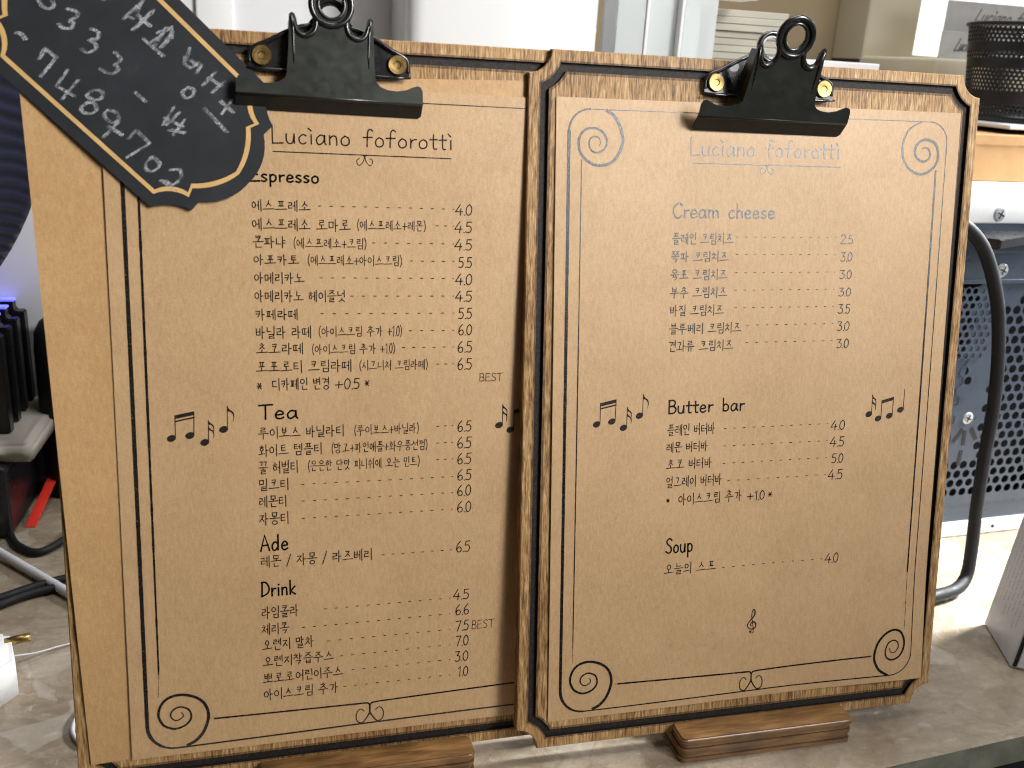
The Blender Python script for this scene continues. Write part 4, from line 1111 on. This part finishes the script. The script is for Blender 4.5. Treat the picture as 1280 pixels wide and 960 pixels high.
# ------------------------------------------------------------------ behind the boards, top middle
def rbox(name, x0, x1, y0, y1, z0, z1, mat, b, rot, label, cat):
    r = empty(name, T(x0, y0, 0, rot), label, cat); box_obj("housing", 0, x1-x0, 0, y1-y0, z0, z1, mat, r, b, 5); return r
rA = rbox("white_appliance", -134, 0, 300, 420, .3, 470, M['white'], 12, 0, "glossy white appliance with rounded edges behind the middle of the boards", "appliance")
rB = rbox("white_cabinet", -420, -126, 380, 500, .3, 480, M['white_matt'], 4, 0, "pale white cabinet with upright ribs behind the left board", "cabinet")
for x in (60, 150): box_obj("rib", x, x + 26, -4, -.2, 5, 478, M['white'], rB, 1.5, 3)
ac = empty("clear_stand", T(8, 292, .3, math.radians(-3)), "clear acrylic display stand behind the right board", "display stand")
for x, w_, ym in ((0, 20, 0), (23, 22, 6), (48, 24, 0)):
    box_obj("acrylic_pane", x, x + w_, ym, ym + 3, 0, 400, M['acrylic'], ac, .6)
for x in (20.3, 45.3): box_obj("edge_strip", x, x + 2.4, -1, 8, 0, 400, M['white'], ac, .5)
box_obj("back_leaf", -2, 70, 26, 29, 0, 398, M['white_matt'], ac, .6)
box_obj("top_ledge", 64, 106, 10, 40, 377, 381, M['white'], ac, .8)
st = empty("folder_stack", T(127, 350, .3), "tall stack of pale grey beige folders beside the clear stand", "folder stack")
for k in range(22):
    z = 262 + k*5.0; dx = random.uniform(-1.5, 1.5)
    box_obj("folder", -34 + dx, 32 + dx, -20 + random.uniform(-2, 2), 50, z, z + 4.7, M['cup_paper'], st, .5, 2)
box_obj("lower_block", -33, 31, -18, 48, 0, 261, M['cup_paper'], st, 1)
nb = empty("white_box", T(166, 345, 0, .02), "flat white box whose top edge shows beside the right clip", "box")
box_obj("box_base", 0, 84, 0, 60, .3, 328, M['white_matt'], nb, 1); box_obj("box_lid", -2, 86, -2, 62, 328.2, 341, M['white'], nb, 1)

# ------------------------------------------------------------------ left of the boards
cr = empty("charging_station", T(-383, 262, 0, math.radians(-4)), "charging station with upright black slats lit blue along their tops", "charging station")
bm = bmesh.new(); bbox(bm, -190, 0, 0, 190, 52, 66); bmesh.ops.bevel(bm, geom=[e for e in bm.edges if abs(e.verts[0].co.z - e.verts[1].co.z) > 5], offset=22, segments=6, affect='EDGES')
bmesh.ops.bevel(bm, geom=[e for e in bm.edges if abs(e.verts[0].co.z - e.verts[1].co.z) < .1 and e.calc_face_angle(0) > .8], offset=3, segments=3, affect='EDGES')
bm_obj("tray", bm, M['offwhite'], cr, True)
box_obj("foot", -180, -16, 14, 180, 0.2, 51.8, M['black'], cr, 4)
for k in range(5):
    yy = 40 + k*22; xx = -18 - k*1.0
    b2 = bmesh.new(); bbox(b2, xx - 120, xx, yy, yy + 9, 66.2, 142)
    bmesh.ops.bevel(b2, geom=[e for e in b2.edges if abs(e.verts[0].co.y - e.verts[1].co.y) > 5 and e.verts[0].co.z > 100], offset=7, segments=5, affect='EDGES')
    bmesh.ops.bevel(b2, geom=[e for e in b2.edges if e.calc_face_angle(0) > 1.0], offset=.9, segments=2, affect='EDGES')
    sl = bm_obj("slat", b2, M['black'], cr)
    box_obj("led_strip", xx - 112, xx - 6.5, yy + .8, yy + 8.2, 142.1, 143.4, M['led'], sl)
spk = empty("round_speaker", T(-372, 354, 0), "dark rounded speaker between the charging slats and the left board", "speaker")
bm = bmesh.new(); lathe(bm, [(15, 0), (17, 3), (17, 112), (16, 124), (12, 132), (6, 136), (1, 137)], 40); bm_obj("speaker_body", bm, M['black_matt'], spk, True)
wp = rbox("white_machine", -520, -300, 520, 610, .3, 330, M['white_matt'], 10, 0, "white machine glimpsed above the charging slats", "machine")
# navy knitted jacket hanging at the far left
bm = bmesh.new()
nx, nz = 26, 30; g = []
for j in range(nz+1):
    row = []
    for i in range(nx+1):
        s_ = i/nx; t_ = j/nz
        x = -506 + 165*s_ - ((1-t_)**1.6*24 + (1-t_)**6*36)*s_ - (12*(t_-.6) if t_ > .6 else 0); z = 166 + 340*t_ + 14*math.sin(s_*2) ; y = 330 + 8*math.sin(s_*9 + t_*2) - 34*math.sin(math.pi*min(1, s_*1.0))
        row.append(bm.verts.new((x, y, z)))
    g.append(row)
for j in range(nz):
    for i in range(nx): bm.faces.new((g[j][i], g[j][i+1], g[j+1][i+1], g[j+1][i]))
jk = bm_obj("jacket", bm, M['cloth'], None, True); md = jk.modifiers.new("thickness", 'SOLIDIFY'); md.thickness = .012; md.offset = 0
tag(jk, "navy ribbed knit garment hanging at the far left behind the plaque", "garment")
# cables on the counter
tag(tube_obj("black_cord", catmull([(-470, 330, 3), (-410, 292, 3), (-392, 262, 3), (-376, 250, 3), (-362, 268, 3.5), (-352, 290, 3), (-300, 320, 3)], 8), 2.6, M['black_matt'], None, 10), "black cord lying nearest the charging station", "cord")
tag(tube_obj("charging_cable", catmull([(-450, 300, 10), (-400, 250, 4.5), (-360, 205, 3.6), (-330, 172, 3.2), (-290, 140, 3)], 8), 3.0, M['cable_white'], None, 10), "white cable running under the left board", "cable")
for k, (p, lab) in enumerate((([(-440, 175, 3), (-395, 190, 3), (-370, 205, 3), (-345, 215, 3), (-300, 225, 3)], "upper of two black cords crossing near the left board"), ([(-440, 160, 3), (-398, 178, 3), (-372, 196, 3), (-345, 204, 3), (-300, 210, 3)], "lower of two black cords crossing near the left board"))):
    tag(tube_obj("black_cord", catmull(p, 8), 2.8, M['black_matt'], None, 10), lab, "cord")
tag(tube_obj("thin_wire", catmull([(-366, 122, 8), (-356, 128, 5), (-344, 138, 2), (-330, 142, 1), (-300, 140, 1)], 6), .5, M['cable_white'], None, 6), "hair-thin pale wire by the plug", "wire")
tag(tube_obj("white_wire", catmull([(-318, 88, 2), (-326, 76, 1.5), (-328, 62, 1.5), (-322, 50, 1.5), (-310, 44, 1.5)], 8), 1.1, M['cable_white'], None, 8), "thin white wire looping out beside the left board's lower edge", "wire")
rt = tag(box_obj("red_strip", -3.5, 3.5, -30, 30, 0, 1.0, M['red'], None, .2), "red strip of tape lying on the counter by the left board", "tape")
rt.matrix_world = T(-386, 322, 8) @ Matrix.Rotation(math.radians(-8), 4, 'Z') @ Matrix.Rotation(math.radians(16), 4, 'X')
ad = empty("power_adapter", T(-372, 108, 0.3, math.radians(-8)), "white wedge-shaped plug adapter with a brass tip at the left edge", "adapter")
bm = bmesh.new()
prism(bm, [(-50, -30), (6, -26), (14, -8), (4, 14), (-50, 20)], 0, 24)
bmesh.ops.bevel(bm, geom=[e for e in bm.edges if e.calc_face_angle(0) > .5], offset=3.5, segments=4, affect='EDGES'); bm_obj("adapter_body", bm, M['white'], ad, True)
o = tube_obj("barrel_tip", [(0, 8, 19), (9, 12, 20), (14, 14, 20)], [2.6, 2.3, 2.3], M['brass'], ad, 14)
